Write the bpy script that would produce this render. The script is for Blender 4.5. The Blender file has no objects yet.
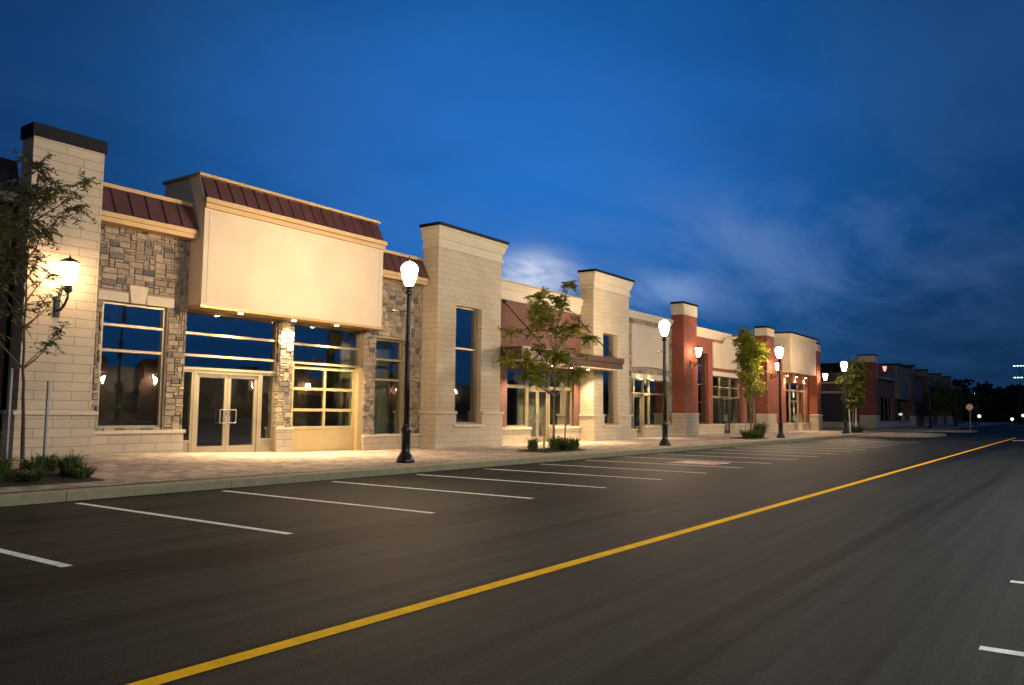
import bpy, math, random
from mathutils import Vector, Matrix
random.seed(7)
S = bpy.context.scene
COL = S.collection
PI = math.pi

# ------------------------------------------------------------------ helpers
class MB:
    """collects boxes, prisms, tubes and leaves; build() links them as ONE mesh object"""
    def __init__(self):
        self.v = []; self.f = []; self.t = None; self.sm = False
    def add(self, vs, fs, tone=None):
        b = len(self.v); self.v += [tuple(p) for p in vs]; self.f += [tuple(b + i for i in q) for q in fs]
        if tone is not None:
            if self.t is None: self.t = [0.5] * b
            self.t += [tone] * len(vs)
        elif self.t is not None: self.t += [0.5] * len(vs)
        return self
    def box(self, x0, x1, y0, y1, z0, z1, tone=None):
        x0, x1 = sorted((x0, x1)); y0, y1 = sorted((y0, y1)); z0, z1 = sorted((z0, z1))
        vs = [(x, y, z) for z in (z0, z1) for y in (y0, y1) for x in (x0, x1)]
        return self.add(vs, [(0,2,3,1),(4,5,7,6),(0,1,5,4),(2,6,7,3),(0,4,6,2),(1,3,7,5)], tone)
    def frustum(self, a, b, z0, z1):          # a, b = (x0,x1,y0,y1) below and above
        vs = [(a[0],a[2],z0),(a[1],a[2],z0),(a[1],a[3],z0),(a[0],a[3],z0),(b[0],b[2],z1),(b[1],b[2],z1),(b[1],b[3],z1),(b[0],b[3],z1)]
        return self.add(vs, [(3,2,1,0),(4,5,6,7),(0,1,5,4),(1,2,6,5),(2,3,7,6),(3,0,4,7)])
    def prism(self, prof, y0, y1, axis='y'):  # prof = list of (p, z), extruded along an axis
        n = len(prof)
        mk = (lambda p, z, q: (p, q, z)) if axis == 'y' else (lambda p, z, q: (q, p, z))
        vs = [mk(p, z, y0) for p, z in prof] + [mk(p, z, y1) for p, z in prof]
        fs = [tuple(range(n))[::-1], tuple(range(n, 2 * n))] + [(i, (i + 1) % n, n + (i + 1) % n, n + i) for i in range(n)]
        return self.add(vs, fs)
    def tube(self, pts, rad, n=8, cap=True, tone=None):
        pts = [Vector(p) for p in pts]
        if not hasattr(rad, '__len__'): rad = [rad] * len(pts)
        vs = []; up = None
        for i, p in enumerate(pts):
            d = (pts[min(i + 1, len(pts) - 1)] - pts[max(i - 1, 0)]).normalized()
            if up is None: up = Vector((1, 0, 0)) if abs(d.x) < .8 else Vector((0, 1, 0))
            a = d.cross(up).normalized(); b = a.cross(d).normalized(); up = b
            for k in range(n):
                t = 2 * PI * k / n
                vs.append(p + (a * math.cos(t) + b * math.sin(t)) * rad[i])
        fs = [(i*n+k, i*n+(k+1)%n, (i+1)*n+(k+1)%n, (i+1)*n+k) for i in range(len(pts)-1) for k in range(n)]
        if cap: fs += [tuple(range(n))[::-1], tuple(range((len(pts)-1)*n, len(pts)*n))]
        return self.add(vs, fs, tone)
    def lathe(self, c, prof, n=16, sq=False):  # prof = [(r, z)]
        vs = []
        for r, z in prof:
            for k in range(n):
                t = 2 * PI * (k + (.5 if sq else 0)) / n
                vs.append((c[0] + r * math.cos(t), c[1] + r * math.sin(t), c[2] + z))
        m = len(prof)
        fs = [(i*n+k, i*n+(k+1)%n, (i+1)*n+(k+1)%n, (i+1)*n+k) for i in range(m-1) for k in range(n)]
        fs += [tuple(range(n))[::-1], tuple(range((m-1)*n, m*n))]
        return self.add(vs, fs)
    def wall(self, x0, x1, y0, y1, z0, z1, holes, axis='x'):
        """slab with rectangular openings (p0,p1,z0,z1), reveals included; x1 is the outer face"""
        ys = sorted({y0, y1} | {min(max(h[k], y0), y1) for h in holes for k in (0, 1)})
        zs = sorted({z0, z1} | {min(max(h[k], z0), z1) for h in holes for k in (2, 3)})
        ny, nz = len(ys) - 1, len(zs) - 1
        def solid(i, j):
            if i < 0 or j < 0 or i >= ny or j >= nz: return False
            cy, cz = (ys[i] + ys[i+1]) / 2, (zs[j] + zs[j+1]) / 2
            return not any(h[0] < cy < h[1] and h[2] < cz < h[3] for h in holes)
        idx = {}
        vs = []
        def V(x, y, z):
            k = (x, y, z)
            if k not in idx:
                idx[k] = len(vs); vs.append((x, y, z) if axis == 'x' else (y, x, z))
            return idx[k]
        fs = []
        for i in range(ny):
            for j in range(nz):
                if not solid(i, j): continue
                a, b, c, d = ys[i], ys[i+1], zs[j], zs[j+1]
                fs.append((V(x1,a,c), V(x1,b,c), V(x1,b,d), V(x1,a,d)))
                fs.append((V(x0,b,c), V(x0,a,c), V(x0,a,d), V(x0,b,d)))
                if not solid(i-1, j): fs.append((V(x0,a,c), V(x1,a,c), V(x1,a,d), V(x0,a,d)))
                if not solid(i+1, j): fs.append((V(x1,b,c), V(x0,b,c), V(x0,b,d), V(x1,b,d)))
                if not solid(i, j-1): fs.append((V(x0,a,c), V(x0,b,c), V(x1,b,c), V(x1,a,c)))
                if not solid(i, j+1): fs.append((V(x1,a,d), V(x1,b,d), V(x0,b,d), V(x0,a,d)))
        return self.add(vs, fs)
    def build(self, name, mat, parent=None, smooth=False, base=None):
        me = bpy.data.meshes.new(name)
        b = Vector(base) if base is not None else (BASE[parent.name] if parent is not None else Vector((0, 0, 0)))
        me.from_pydata([(p[0]-b.x, p[1]-b.y, p[2]-b.z) for p in self.v], [], self.f)
        if self.t is not None:
            at = me.attributes.new('tone', 'FLOAT', 'POINT')
            at.data.foreach_set('value', self.t)
        me.materials.append(mat)
        if smooth:
            me.polygons.foreach_set('use_smooth', [True] * len(me.polygons))
        me.update()
        o = bpy.data.objects.new(name, me); COL.objects.link(o)
        if parent is not None: o.parent = parent
        else: o.location = b
        BASE[o.name] = b
        return o
BASE = {}
def tag(o, label, cat, group=None):
    o['label'] = label; o['category'] = cat
    if group: o['group'] = group
    return o
def thing(name, label, cat, base, group=None):
    o = bpy.data.objects.new(name, None); COL.objects.link(o)
    o.location = base; o.empty_display_size = .3; BASE[o.name] = Vector(base)
    return tag(o, label, cat, group)
def struct(o, kind='structure'):
    o['kind'] = kind; return o
def copy_tree(o, parent=None):
    c = o.copy(); COL.objects.link(c); BASE[c.name] = BASE[o.name]
    if parent is not None: c.parent = parent
    for ch in list(o.children): copy_tree(ch, c)
    return c

# ---------------------------------------------------------------- materials
def new_mat(name):
    m = bpy.data.materials.new(name); m.use_nodes = True
    nt = m.node_tree; nt.nodes.clear()
    out = nt.nodes.new('ShaderNodeOutputMaterial'); bs = nt.nodes.new('ShaderNodeBsdfPrincipled')
    nt.links.new(bs.outputs[0], out.inputs[0])
    return m, nt, bs, out
def N(nt, t, **kw):
    n = nt.nodes.new(t)
    for k, v in kw.items():
        if k.startswith('i_'): n.inputs[int(k[2:]) if k[2:].isdigit() else k[2:].replace('_', ' ')].default_value = v
        else: setattr(n, k, v)
    return n
def L(nt, a, b): nt.links.new(a, b)
def rgba(c): return (c[0], c[1], c[2], 1)
def mixc(nt, fac, a, b, mode='MIX'):
    n = nt.nodes.new('ShaderNodeMix'); n.data_type = 'RGBA'; n.blend_type = mode
    for s, v in ((0, fac), (6, a), (7, b)):
        if isinstance(v, (int, float)): n.inputs[s].default_value = v
        elif isinstance(v, tuple): n.inputs[s].default_value = rgba(v)
        else: L(nt, v, n.inputs[s])
    return n.outputs[2]
def ramp(nt, src, stops):
    r = nt.nodes.new('ShaderNodeValToRGB'); e = r.color_ramp.elements
    while len(e) > 1: e.remove(e[-1])
    for i, (p, c) in enumerate(stops):
        q = e[0] if i == 0 else e.new(p)
        q.position = p; q.color = rgba(c) if hasattr(c, '__len__') else (c, c, c, 1)
    L(nt, src, r.inputs[0]); return r.outputs[0]
def math_(nt, op, a, b=None, c=None):
    n = nt.nodes.new('ShaderNodeMath'); n.operation = op
    for i, v in enumerate((a, b, c)):
        if v is None: continue
        if isinstance(v, (int, float)): n.inputs[i].default_value = v
        else: L(nt, v, n.inputs[i])
    return n.outputs[0]
def noise(nt, vec, scale, detail=4, rough=.55):
    n = N(nt, 'ShaderNodeTexNoise'); n.inputs['Scale'].default_value = scale; n.inputs['Detail'].default_value = detail
    n.inputs['Roughness'].default_value = rough
    if vec is not None: L(nt, vec, n.inputs['Vector'])
    return n.outputs[0]
def bump(nt, h, bs, strength=.3, dist=.01):
    b = nt.nodes.new('ShaderNodeBump'); b.inputs['Strength'].default_value = strength; b.inputs['Distance'].default_value = dist
    L(nt, h, b.inputs['Height']); L(nt, b.outputs[0], bs.inputs['Normal'])
def wall_uv(nt):
    g = nt.nodes.new('ShaderNodeNewGeometry')
    p = nt.nodes.new('ShaderNodeSeparateXYZ'); L(nt, g.outputs['Position'], p.inputs[0])
    n = nt.nodes.new('ShaderNodeSeparateXYZ'); L(nt, g.outputs['True Normal'], n.inputs[0])
    side = math_(nt, 'GREATER_THAN', math_(nt, 'ABSOLUTE', n.outputs[1]), .6)
    u = math_(nt, 'ADD', math_(nt, 'MULTIPLY', p.outputs[1], math_(nt, 'SUBTRACT', 1, side)), math_(nt, 'MULTIPLY', p.outputs[0], side))
    c = nt.nodes.new('ShaderNodeCombineXYZ'); L(nt, u, c.inputs[0]); L(nt, p.outputs[2], c.inputs[1])
    return c.outputs[0], g.outputs['Position']
def bricks(name, c1, c2, cm, w, h, mortar, rough=.85, vary=.25, bs_=.5, off=.5):
    m, nt, bs, _ = new_mat(name)
    uv, pos = wall_uv(nt)
    b = N(nt, 'ShaderNodeTexBrick'); L(nt, uv, b.inputs['Vector'])
    b.offset = off; b.inputs['Scale'].default_value = 1; b.inputs['Brick Width'].default_value = w; b.inputs['Row Height'].default_value = h
    b.inputs['Mortar Size'].default_value = mortar; b.inputs['Mortar Smooth'].default_value = .2; b.inputs['Bias'].default_value = 0
    b.inputs['Color1'].default_value = rgba(c1); b.inputs['Color2'].default_value = rgba(c2); b.inputs['Mortar'].default_value = rgba(cm)
    big = noise(nt, pos, .9, 5); fine = noise(nt, pos, 40, 3)
    col = mixc(nt, 1.0, b.outputs[0], ramp(nt, big, [(.3, 1 - vary), (.7, 1 + vary * .4)]), 'MULTIPLY')
    col = mixc(nt, 1.0, col, ramp(nt, fine, [(.3, .85), (.7, 1.08)]), 'MULTIPLY')
    L(nt, col, bs.inputs['Base Color']); bs.inputs['Roughness'].default_value = rough
    hgt = math_(nt, 'ADD', math_(nt, 'MULTIPLY', b.outputs[1], -1), math_(nt, 'MULTIPLY', fine, .5))
    bump(nt, hgt, bs, bs_, .008)
    return m
def plain(name, c, rough=.6, metal=0, vary=.15, scale=3, bs_=.1, spec=.5):
    m, nt, bs, _ = new_mat(name)
    g = nt.nodes.new('ShaderNodeNewGeometry')
    n1 = noise(nt, g.outputs['Position'], scale, 6); n2 = noise(nt, g.outputs['Position'], 60, 3)
    col = mixc(nt, 1.0, tuple(c), ramp(nt, n1, [(.3, 1 - vary), (.7, 1 + vary * .5)]), 'MULTIPLY')
    L(nt, col, bs.inputs['Base Color'])
    L(nt, ramp(nt, n1, [(.3, max(rough - .08, 0)), (.7, min(rough + .08, 1))]), bs.inputs['Roughness'])
    bs.inputs['Metallic'].default_value = metal; bs.inputs['Specular IOR Level'].default_value = spec
    if bs_: bump(nt, n2, bs, bs_, .004)
    return m
def toned(name, stops, rough=.8, trans=0, bs_=0):
    m, nt, bs, out = new_mat(name)
    a = N(nt, 'ShaderNodeAttribute', attribute_name='tone'); g = nt.nodes.new('ShaderNodeNewGeometry')
    col = ramp(nt, a.outputs['Fac'], stops)
    n = noise(nt, g.outputs['Position'], 14, 5)
    col = mixc(nt, 1.0, col, ramp(nt, n, [(.25, .65), (.75, 1.25)]), 'MULTIPLY')
    L(nt, col, bs.inputs['Base Color']); bs.inputs['Roughness'].default_value = rough
    if bs_: bump(nt, n, bs, bs_, .02)
    if trans:
        t = nt.nodes.new('ShaderNodeBsdfTranslucent'); L(nt, col, t.inputs[0])
        mx = nt.nodes.new('ShaderNodeMixShader'); mx.inputs[0].default_value = trans
        L(nt, bs.outputs[0], mx.inputs[1]); L(nt, t.outputs[0], mx.inputs[2]); L(nt, mx.outputs[0], out.inputs[0])
    return m
def emit(name, c, s):
    m, nt, bs, out = new_mat(name); nt.nodes.remove(bs)
    e = nt.nodes.new('ShaderNodeEmission'); e.inputs[0].default_value = rgba(c); e.inputs[1].default_value = s
    L(nt, e.outputs[0], out.inputs[0]); return m

M = {}
M['brick'] = bricks('red_brick', (.29,.055,.026), (.20,.037,.020), (.19,.11,.08), .22, .078, .010)
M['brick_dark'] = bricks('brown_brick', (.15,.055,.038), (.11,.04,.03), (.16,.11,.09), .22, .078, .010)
M['brick_rose'] = bricks('rose_brick', (.16,.055,.040), (.115,.04,.031), (.15,.10,.08), .22, .078, .010)
M['block'] = bricks('pale_block', (.50,.42,.31), (.46,.385,.285), (.24,.195,.14), .80, .205, .008, vary=.12, bs_=.35)
M['block_fine'] = bricks('pale_small_block', (.50,.425,.315), (.46,.39,.29), (.30,.245,.18), .40, .2, .007, vary=.10, bs_=.3)
M['ledge'] = plain('cast_stone', (.52,.45,.34), .75, vary=.12)
M['cream'] = plain('cream_render', (.545,.46,.35), .9, vary=.11, scale=.9, bs_=.25)
M['cream_pale'] = plain('pale_render', (.56,.49,.37), .9, vary=.08, scale=1.5, bs_=.25)
M['fascia'] = plain('tan_metal_fascia', (.42,.265,.11), .45, .3, .1, bs_=0)
M['maroon'] = plain('maroon_metal_roof', (.125,.055,.052), .42, .35, .2, 1.5, 0)
M['capmetal'] = plain('dark_cap_metal', (.010,.009,.011), .6, 0, .1, bs_=0, spec=.15)
M['frame'] = plain('bronze_frame', (.33,.275,.18), .42, .45, .08, bs_=0)
M['frame_dark'] = plain('dark_frame', (.05,.045,.04), .45, .4, .1, bs_=0)
M['garage'] = plain('tan_door_panel', (.42,.32,.16), .5, .2, .06, bs_=0)
M['steel'] = plain('brushed_steel', (.6,.58,.54), .3, .9, .05, bs_=0)
M['black'] = plain('black_paint', (.012,.012,.013), .32, .2, .2, 8, .05)
M['brick_unlit'] = bricks('unlit_brick', (.045,.02,.016), (.03,.014,.012), (.05,.035,.03), .22, .078, .010)  # brown brick darkened in its colour to stand for missing lamp light
M['party'] = plain('lamplit_plaster', (.72,.66,.44), .95, vary=.1)  # side walls paled so they read as lit by the street lamps
M['interior'] = plain('shaded_plaster', (.13,.12,.095), .95, vary=.12)  # back walls and ceilings darkened in colour so the rooms read unlit
M['inner_floor'] = plain('bare_concrete', (.2,.185,.16), .8, vary=.2)
M['roofing'] = plain('roof_membrane', (.09,.09,.09), .9)
M['concrete'] = plain('kerb_concrete', (.25,.222,.135), .85, vary=.22, scale=5, bs_=.35)
M['soil'] = plain('dark_mulch', (.028,.019,.013), .95, vary=.4, scale=12, bs_=.8)
M['white_paint'] = plain('white_road_paint', (.86,.87,.84), .75, vary=.25, scale=9, spec=.1)
M['yellow_paint'] = plain('yellow_road_paint', (.94,.53,.004), .75, vary=.2, scale=6, spec=.08)
M['red_paint'] = plain('worn_red_paint', (.50,.20,.19), .7, vary=.3, scale=6)
M['wood'] = plain('stake_wood', (.34,.27,.18), .85, vary=.2, scale=8)
M['galv'] = plain('galvanised_steel', (.28,.29,.29), .5, .5, .15, 6)
M['bark'] = plain('bark', (.085,.062,.042), .95, vary=.35, scale=14, bs_=.8)
M['bark_pale'] = plain('pale_bark', (.17,.13,.085), .95, vary=.35, scale=14, bs_=.8)
M['paper'] = plain('white_paper', (.75,.74,.70), .7, vary=.04)
M['ink'] = plain('grey_ink', (.12,.12,.12), .7, vary=.04)
M['sign_face'] = plain('pale_sign_face', (.62,.50,.46), .5, vary=.08)
M['sign_rim'] = plain('sign_rim', (.4,.06,.05), .5, vary=.08)
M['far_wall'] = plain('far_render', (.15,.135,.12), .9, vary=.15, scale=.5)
M['ground'] = plain('rough_ground', (.035,.04,.025), .95, vary=.35, scale=.3)
M['stone'] = toned('ashlar_stone', [(0,(.085,.08,.085)),(.12,(.14,.12,.11)),(.2,(.22,.175,.13)),(.55,(.29,.235,.17)),(.8,(.36,.295,.215)),(1,(.24,.17,.12))], .9, bs_=.5)
M['mortar'] = plain('stone_mortar', (.27,.22,.16), .95)
M['leaf'] = toned('green_leaves', [(0,(.10,.135,.012)),(.5,(.245,.275,.02)),(1,(.38,.35,.03))], .55, .5)
M['leaf_dark'] = toned('dull_leaves', [(0,(.045,.068,.014)),(.5,(.095,.12,.022)),(1,(.16,.145,.03))], .6, .3)
M['plant'] = toned('bed_plants', [(0,(.025,.05,.01)),(.5,(.065,.115,.02)),(1,(.15,.18,.04))], .55, .25)
M['woods'] = toned('far_leaves', [(0,(.012,.016,.008)),(1,(.04,.05,.02))], .9)
M['flower'] = plain('yellow_petals', (.8,.42,.03), .6)

def glass_mat(name, tint, k=1.0):
    m, nt, bs, out = new_mat(name); nt.nodes.remove(bs)
    tr = N(nt, 'ShaderNodeBsdfTransparent'); tr.inputs[0].default_value = rgba(tint)
    gl = N(nt, 'ShaderNodeBsdfGlossy'); gl.inputs[0].default_value = (.95,.97,1,1); gl.inputs['Roughness'].default_value = .012
    g = nt.nodes.new('ShaderNodeNewGeometry')
    nz = noise(nt, g.outputs['Position'], 1.6, 2)
    b = nt.nodes.new('ShaderNodeBump'); b.inputs['Strength'].default_value = .035; b.inputs['Distance'].default_value = .05
    L(nt, nz, b.inputs['Height']); L(nt, b.outputs[0], gl.inputs['Normal'])
    fr = N(nt, 'ShaderNodeFresnel'); fr.inputs[0].default_value = 1.5
    fac = math_(nt, 'MINIMUM', math_(nt, 'ADD', math_(nt, 'MULTIPLY', fr.outputs[0], 1.7 * k), .16 * k), 1)
    mx = N(nt, 'ShaderNodeMixShader'); L(nt, fac, mx.inputs[0]); L(nt, tr.outputs[0], mx.inputs[1]); L(nt, gl.outputs[0], mx.inputs[2])
    L(nt, mx.outputs[0], out.inputs[0]); return m
M['canopy'] = plain('brown_canopy_metal', (.055,.029,.024), .45, .2, .15, bs_=0)
M['glass'] = glass_mat('shop_glass', (.82,.84,.78))
M['lamp_glow'] = emit('street_lamp_glow', (1.0,.69,.39), 600)
M['lantern_glow'] = emit('lantern_glow', (1.0,.62,.33), 85)
M['far_lantern_glow'] = emit('opposite_lantern_glow', (1.0,.78,.5), 160)
M['red_glow'] = emit('red_lamp_glow', (1.0,.16,.10), 4.5)
M['fill_glow'] = emit('fill_lamp_glow', (1.0,.96,.80), 500)  # glow of the added fill lamps out of view
M['down_glow'] = emit('downlight_glow', (1.0,.74,.38), 60)
M['cool_glow'] = emit('far_lamp_glow', (.9,.95,.8), 2.5)
M['mast_glow'] = emit('mast_lamp_glow', (.72,1.0,.8), 2.2)

def asphalt():
    m, nt, bs, _ = new_mat('asphalt')
    g = nt.nodes.new('ShaderNodeNewGeometry'); pos = g.outputs['Position']
    mp = N(nt, 'ShaderNodeMapping'); mp.inputs['Scale'].default_value = (.75, .014, 1); L(nt, pos, mp.inputs['Vector'])
    streak = noise(nt, mp.outputs[0], 1.0, 5, .6)
    mp2 = N(nt, 'ShaderNodeMapping'); mp2.inputs['Scale'].default_value = (6, .12, 1); L(nt, pos, mp2.inputs['Vector'])
    streak2 = noise(nt, mp2.outputs[0], 1.0, 3, .6)
    big = noise(nt, pos, .22, 5); fine = noise(nt, pos, 38, 5, .75); grit = N(nt, 'ShaderNodeTexVoronoi'); grit.inputs['Scale'].default_value = 90; L(nt, pos, grit.inputs['Vector'])
    col = ramp(nt, streak, [(.34, (.0042,.0053,.0054)), (.46, (.0070,.0087,.0086)), (.49, (.0095,.0115,.0112)), (.66, (.0150,.0176,.0168))])
    col = mixc(nt, 1.0, col, ramp(nt, streak2, [(.3, .78), (.48, 1.0), (.7, 1.2)]), 'MULTIPLY')
    col = mixc(nt, 1.0, col, ramp(nt, big, [(.3, .78), (.7, 1.15)]), 'MULTIPLY')
    col = mixc(nt, 1.0, col, ramp(nt, fine, [(.3, .3), (.7, 1.9)]), 'MULTIPLY')
    col = mixc(nt, ramp(nt, grit.outputs['Distance'], [(.05, .35), (.2, 0.0)]), col, (.12,.115,.105))
    L(nt, col, bs.inputs['Base Color'])
    L(nt, ramp(nt, streak, [(.3, .56), (.7, .72)]), bs.inputs['Roughness']); L(nt, math_(nt, 'MULTIPLY', ramp(nt, streak, [(.34, .05), (.46, .08), (.49, .11), (.66, .15)]), ramp(nt, streak2, [(.3, .75), (.7, 1.25)])), bs.inputs['Specular IOR Level'])
    bs.inputs['Specular Tint'].default_value = (.84,.97,1,1)
    bump(nt, math_(nt, 'ADD', fine, grit.outputs['Distance']), bs, .6, .008)
    return m
M['asphalt'] = asphalt()
def paving():
    m, nt, bs, _ = new_mat('paving')
    g = nt.nodes.new('ShaderNodeNewGeometry'); pos = g.outputs['Position']
    def bt(w, h, c1, c2, cm):
        b = N(nt, 'ShaderNodeTexBrick'); L(nt, pos, b.inputs['Vector']); b.inputs['Scale'].default_value = 1
        b.inputs['Brick Width'].default_value = w; b.inputs['Row Height'].default_value = h; b.inputs['Mortar Size'].default_value = .006
        b.inputs['Color1'].default_value = rgba(c1); b.inputs['Color2'].default_value = rgba(c2); b.inputs['Mortar'].default_value = rgba(cm)
        return b
    a = bt(.24, .16, (.46,.37,.305), (.36,.285,.24), (.18,.145,.12)); c = bt(.3, .2, (.34,.30,.25), (.28,.245,.21), (.15,.13,.11))
    sx = nt.nodes.new('ShaderNodeSeparateXYZ'); L(nt, pos, sx.inputs[0])
    edge = math_(nt, 'GREATER_THAN', sx.outputs[0], -14.35)
    vor = N(nt, 'ShaderNodeTexVoronoi'); vor.inputs['Scale'].default_value = 4.5; L(nt, pos, vor.inputs['Vector'])
    sp = nt.nodes.new('ShaderNodeSeparateColor'); L(nt, vor.outputs['Color'], sp.inputs[0])
    col = mixc(nt, edge, a.outputs[0], c.outputs[0])
    col = mixc(nt, 1.0, col, ramp(nt, sp.outputs[0], [(0, .62), (1, 1.25)]), 'MULTIPLY')
    col = mixc(nt, 1.0, col, ramp(nt, noise(nt, pos, .8, 6), [(.3, .8), (.7, 1.15)]), 'MULTIPLY')
    L(nt, col, bs.inputs['Base Color']); bs.inputs['Roughness'].default_value = .8
    bump(nt, math_(nt, 'ADD', math_(nt, 'MULTIPLY', a.outputs[1], -1), math_(nt, 'MULTIPLY', noise(nt, pos, 30, 3), .5)), bs, .5, .008)
    return m
M['paving'] = paving()

# ------------------------------------------------------------- sky and camera
FWD_YAW, PITCH, ROLL, FPX = math.radians(35.256), math.radians(4.8565), math.radians(.6146), 811.3
def cam_axes():
    f = Vector((-math.sin(FWD_YAW)*math.cos(PITCH), math.cos(FWD_YAW)*math.cos(PITCH), math.sin(PITCH)))
    r = Vector((math.cos(FWD_YAW), math.sin(FWD_YAW), 0)); u = r.cross(f)
    c, s = math.cos(ROLL), math.sin(ROLL)
    return r*c + u*s, u*c - r*s, f
cr, cu, cf = cam_axes()
cam = bpy.data.cameras.new('camera'); co = bpy.data.objects.new('camera', cam); COL.objects.link(co)
cam.sensor_width = 36; cam.lens = FPX / 1024 * 36; cam.clip_start = .05; cam.clip_end = 6000
co.matrix_world = Matrix(((cr.x, cu.x, -cf.x, 0), (cr.y, cu.y, -cf.y, 0), (cr.z, cu.z, -cf.z, 1.5), (0, 0, 0, 1)))
S.camera = co
def az_dir(azdeg, eldeg):                    # azimuth measured from the street direction (+Y) towards the shops (-X)
    a, e = math.radians(azdeg), math.radians(eldeg)
    return (-math.sin(a)*math.cos(e), math.cos(a)*math.cos(e), math.sin(e))
W_ = bpy.data.worlds.new('World'); S.world = W_; W_.use_nodes = True
def sky():
    nt = W_.node_tree; nt.nodes.clear()
    out = N(nt, 'ShaderNodeOutputWorld'); bg = N(nt, 'ShaderNodeBackground'); L(nt, bg.outputs[0], out.inputs[0])
    tc = N(nt, 'ShaderNodeTexCoord'); d = tc.outputs['Generated']
    sep = N(nt, 'ShaderNodeSeparateXYZ'); L(nt, d, sep.inputs[0]); z = sep.outputs[2]
    base = ramp(nt, math_(nt, 'MAXIMUM', z, 0), [(0, (.003,.055,.165)), (.08, (.005,.083,.27)), (.2, (.013,.116,.40)), (.36, (.012,.120,.43)), (.55, (.004,.080,.27)), (1, (.003,.04,.13))])
    sk = N(nt, 'ShaderNodeTexSky'); sk.sky_type = 'NISHITA'; sk.sun_disc = False; sk.sun_elevation = math.radians(-3.5); sk.sun_rotation = math.radians(-52)
    def lobe(az, el, p):
        v = N(nt, 'ShaderNodeVectorMath', operation='DOT_PRODUCT'); L(nt, d, v.inputs[0]); v.inputs[1].default_value = az_dir(az, el)
        return math_(nt, 'POWER', math_(nt, 'MAXIMUM', v.outputs['Value'], 0), p)
    glow = lobe(35, 16, 10)                   # afterglow behind the shops, dark towards the open east
    glow = math_(nt, 'ADD', glow, math_(nt, 'MULTIPLY', lobe(-62, 10, 3), .95))
    col = mixc(nt, 1.0, base, ramp(nt, glow, [(0, .20), (.35, .47), (.7, .94), (1, 1.36)]), 'MULTIPLY')
    zc = math_(nt, 'ADD', math_(nt, 'MAXIMUM', z, 0), .13)
    cx = math_(nt, 'DIVIDE', sep.outputs[0], zc); cy = math_(nt, 'DIVIDE', sep.outputs[1], zc)
    cv = N(nt, 'ShaderNodeCombineXYZ'); L(nt, cx, cv.inputs[0]); L(nt, cy, cv.inputs[1])
    def cloud(scale, rot, det, dist, seed):
        mp = N(nt, 'ShaderNodeMapping'); mp.inputs['Scale'].default_value = scale; mp.inputs['Rotation'].default_value = (0, 0, rot); mp.inputs['Location'].default_value = (seed, seed*.7, 0); L(nt, cv.outputs[0], mp.inputs[0])
        n1 = N(nt, 'ShaderNodeTexNoise'); n1.inputs['Scale'].default_value = 1.0; n1.inputs['Detail'].default_value = det; n1.inputs['Roughness'].default_value = .6; n1.inputs['Distortion'].default_value = dist; L(nt, mp.outputs[0], n1.inputs['Vector'])
        return n1.outputs[0]
    def patch(az, el, sa, se):               # soft elongated patch of sky
        t = (-math.cos(math.radians(az)), -math.sin(math.radians(az)), 0)
        v = N(nt, 'ShaderNodeVectorMath', operation='DOT_PRODUCT'); L(nt, d, v.inputs[0]); v.inputs[1].default_value = t
        a = math_(nt, 'POWER', math_(nt, 'ABSOLUTE', math_(nt, 'DIVIDE', v.outputs['Value'], sa)), 2)
        e = math_(nt, 'POWER', math_(nt, 'ABSOLUTE', math_(nt, 'DIVIDE', math_(nt, 'SUBTRACT', z, math.sin(math.radians(el))), se)), 2)
        g = math_(nt, 'EXPONENT', math_(nt, 'MULTIPLY', math_(nt, 'ADD', a, e), -1))
        return math_(nt, 'MULTIPLY', g, math_(nt, 'GREATER_THAN', lobe(az, el, 1), .2))
    big = cloud((.55, .40, 1), .5, 5, .5, 3.1); fine = cloud((1.5, .75, 1), .35, 9, .45, 7.7)
    col = mixc(nt, 1.0, col, ramp(nt, big, [(.32, .84), (.50, 1.0), (.70, 1.06)]), 'MULTIPLY')
    wisp = math_(nt, 'MULTIPLY', ramp(nt, fine, [(.42, 0.0), (.66, 1.0)]), ramp(nt, patch(20, 10.5, .22, .075), [(0, .10), (.8, 1)]))
    col = mixc(nt, math_(nt, 'MULTIPLY', wisp, .62), col, (.115,.225,.50))
    hot = math_(nt, 'MULTIPLY', patch(33.7, 9.5, .045, .024), ramp(nt, cloud((3.2, 1.6, 1), .3, 9, .3, 2.2), [(.36, .25), (.58, 1.5)]))
    col = mixc(nt, math_(nt, 'MINIMUM', hot, 1), col, (.58,.66,.84))
    hot2 = math_(nt, 'MULTIPLY', patch(24.6, 8.3, .055, .024), ramp(nt, fine, [(.36, .10), (.62, .75)]))
    col = mixc(nt, hot2, col, (.26,.40,.72))
    add = mixc(nt, .015, col, sk.outputs[0], 'ADD')
    L(nt, add, bg.inputs[0]); bg.inputs[1].default_value = 1.0
sky()

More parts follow.
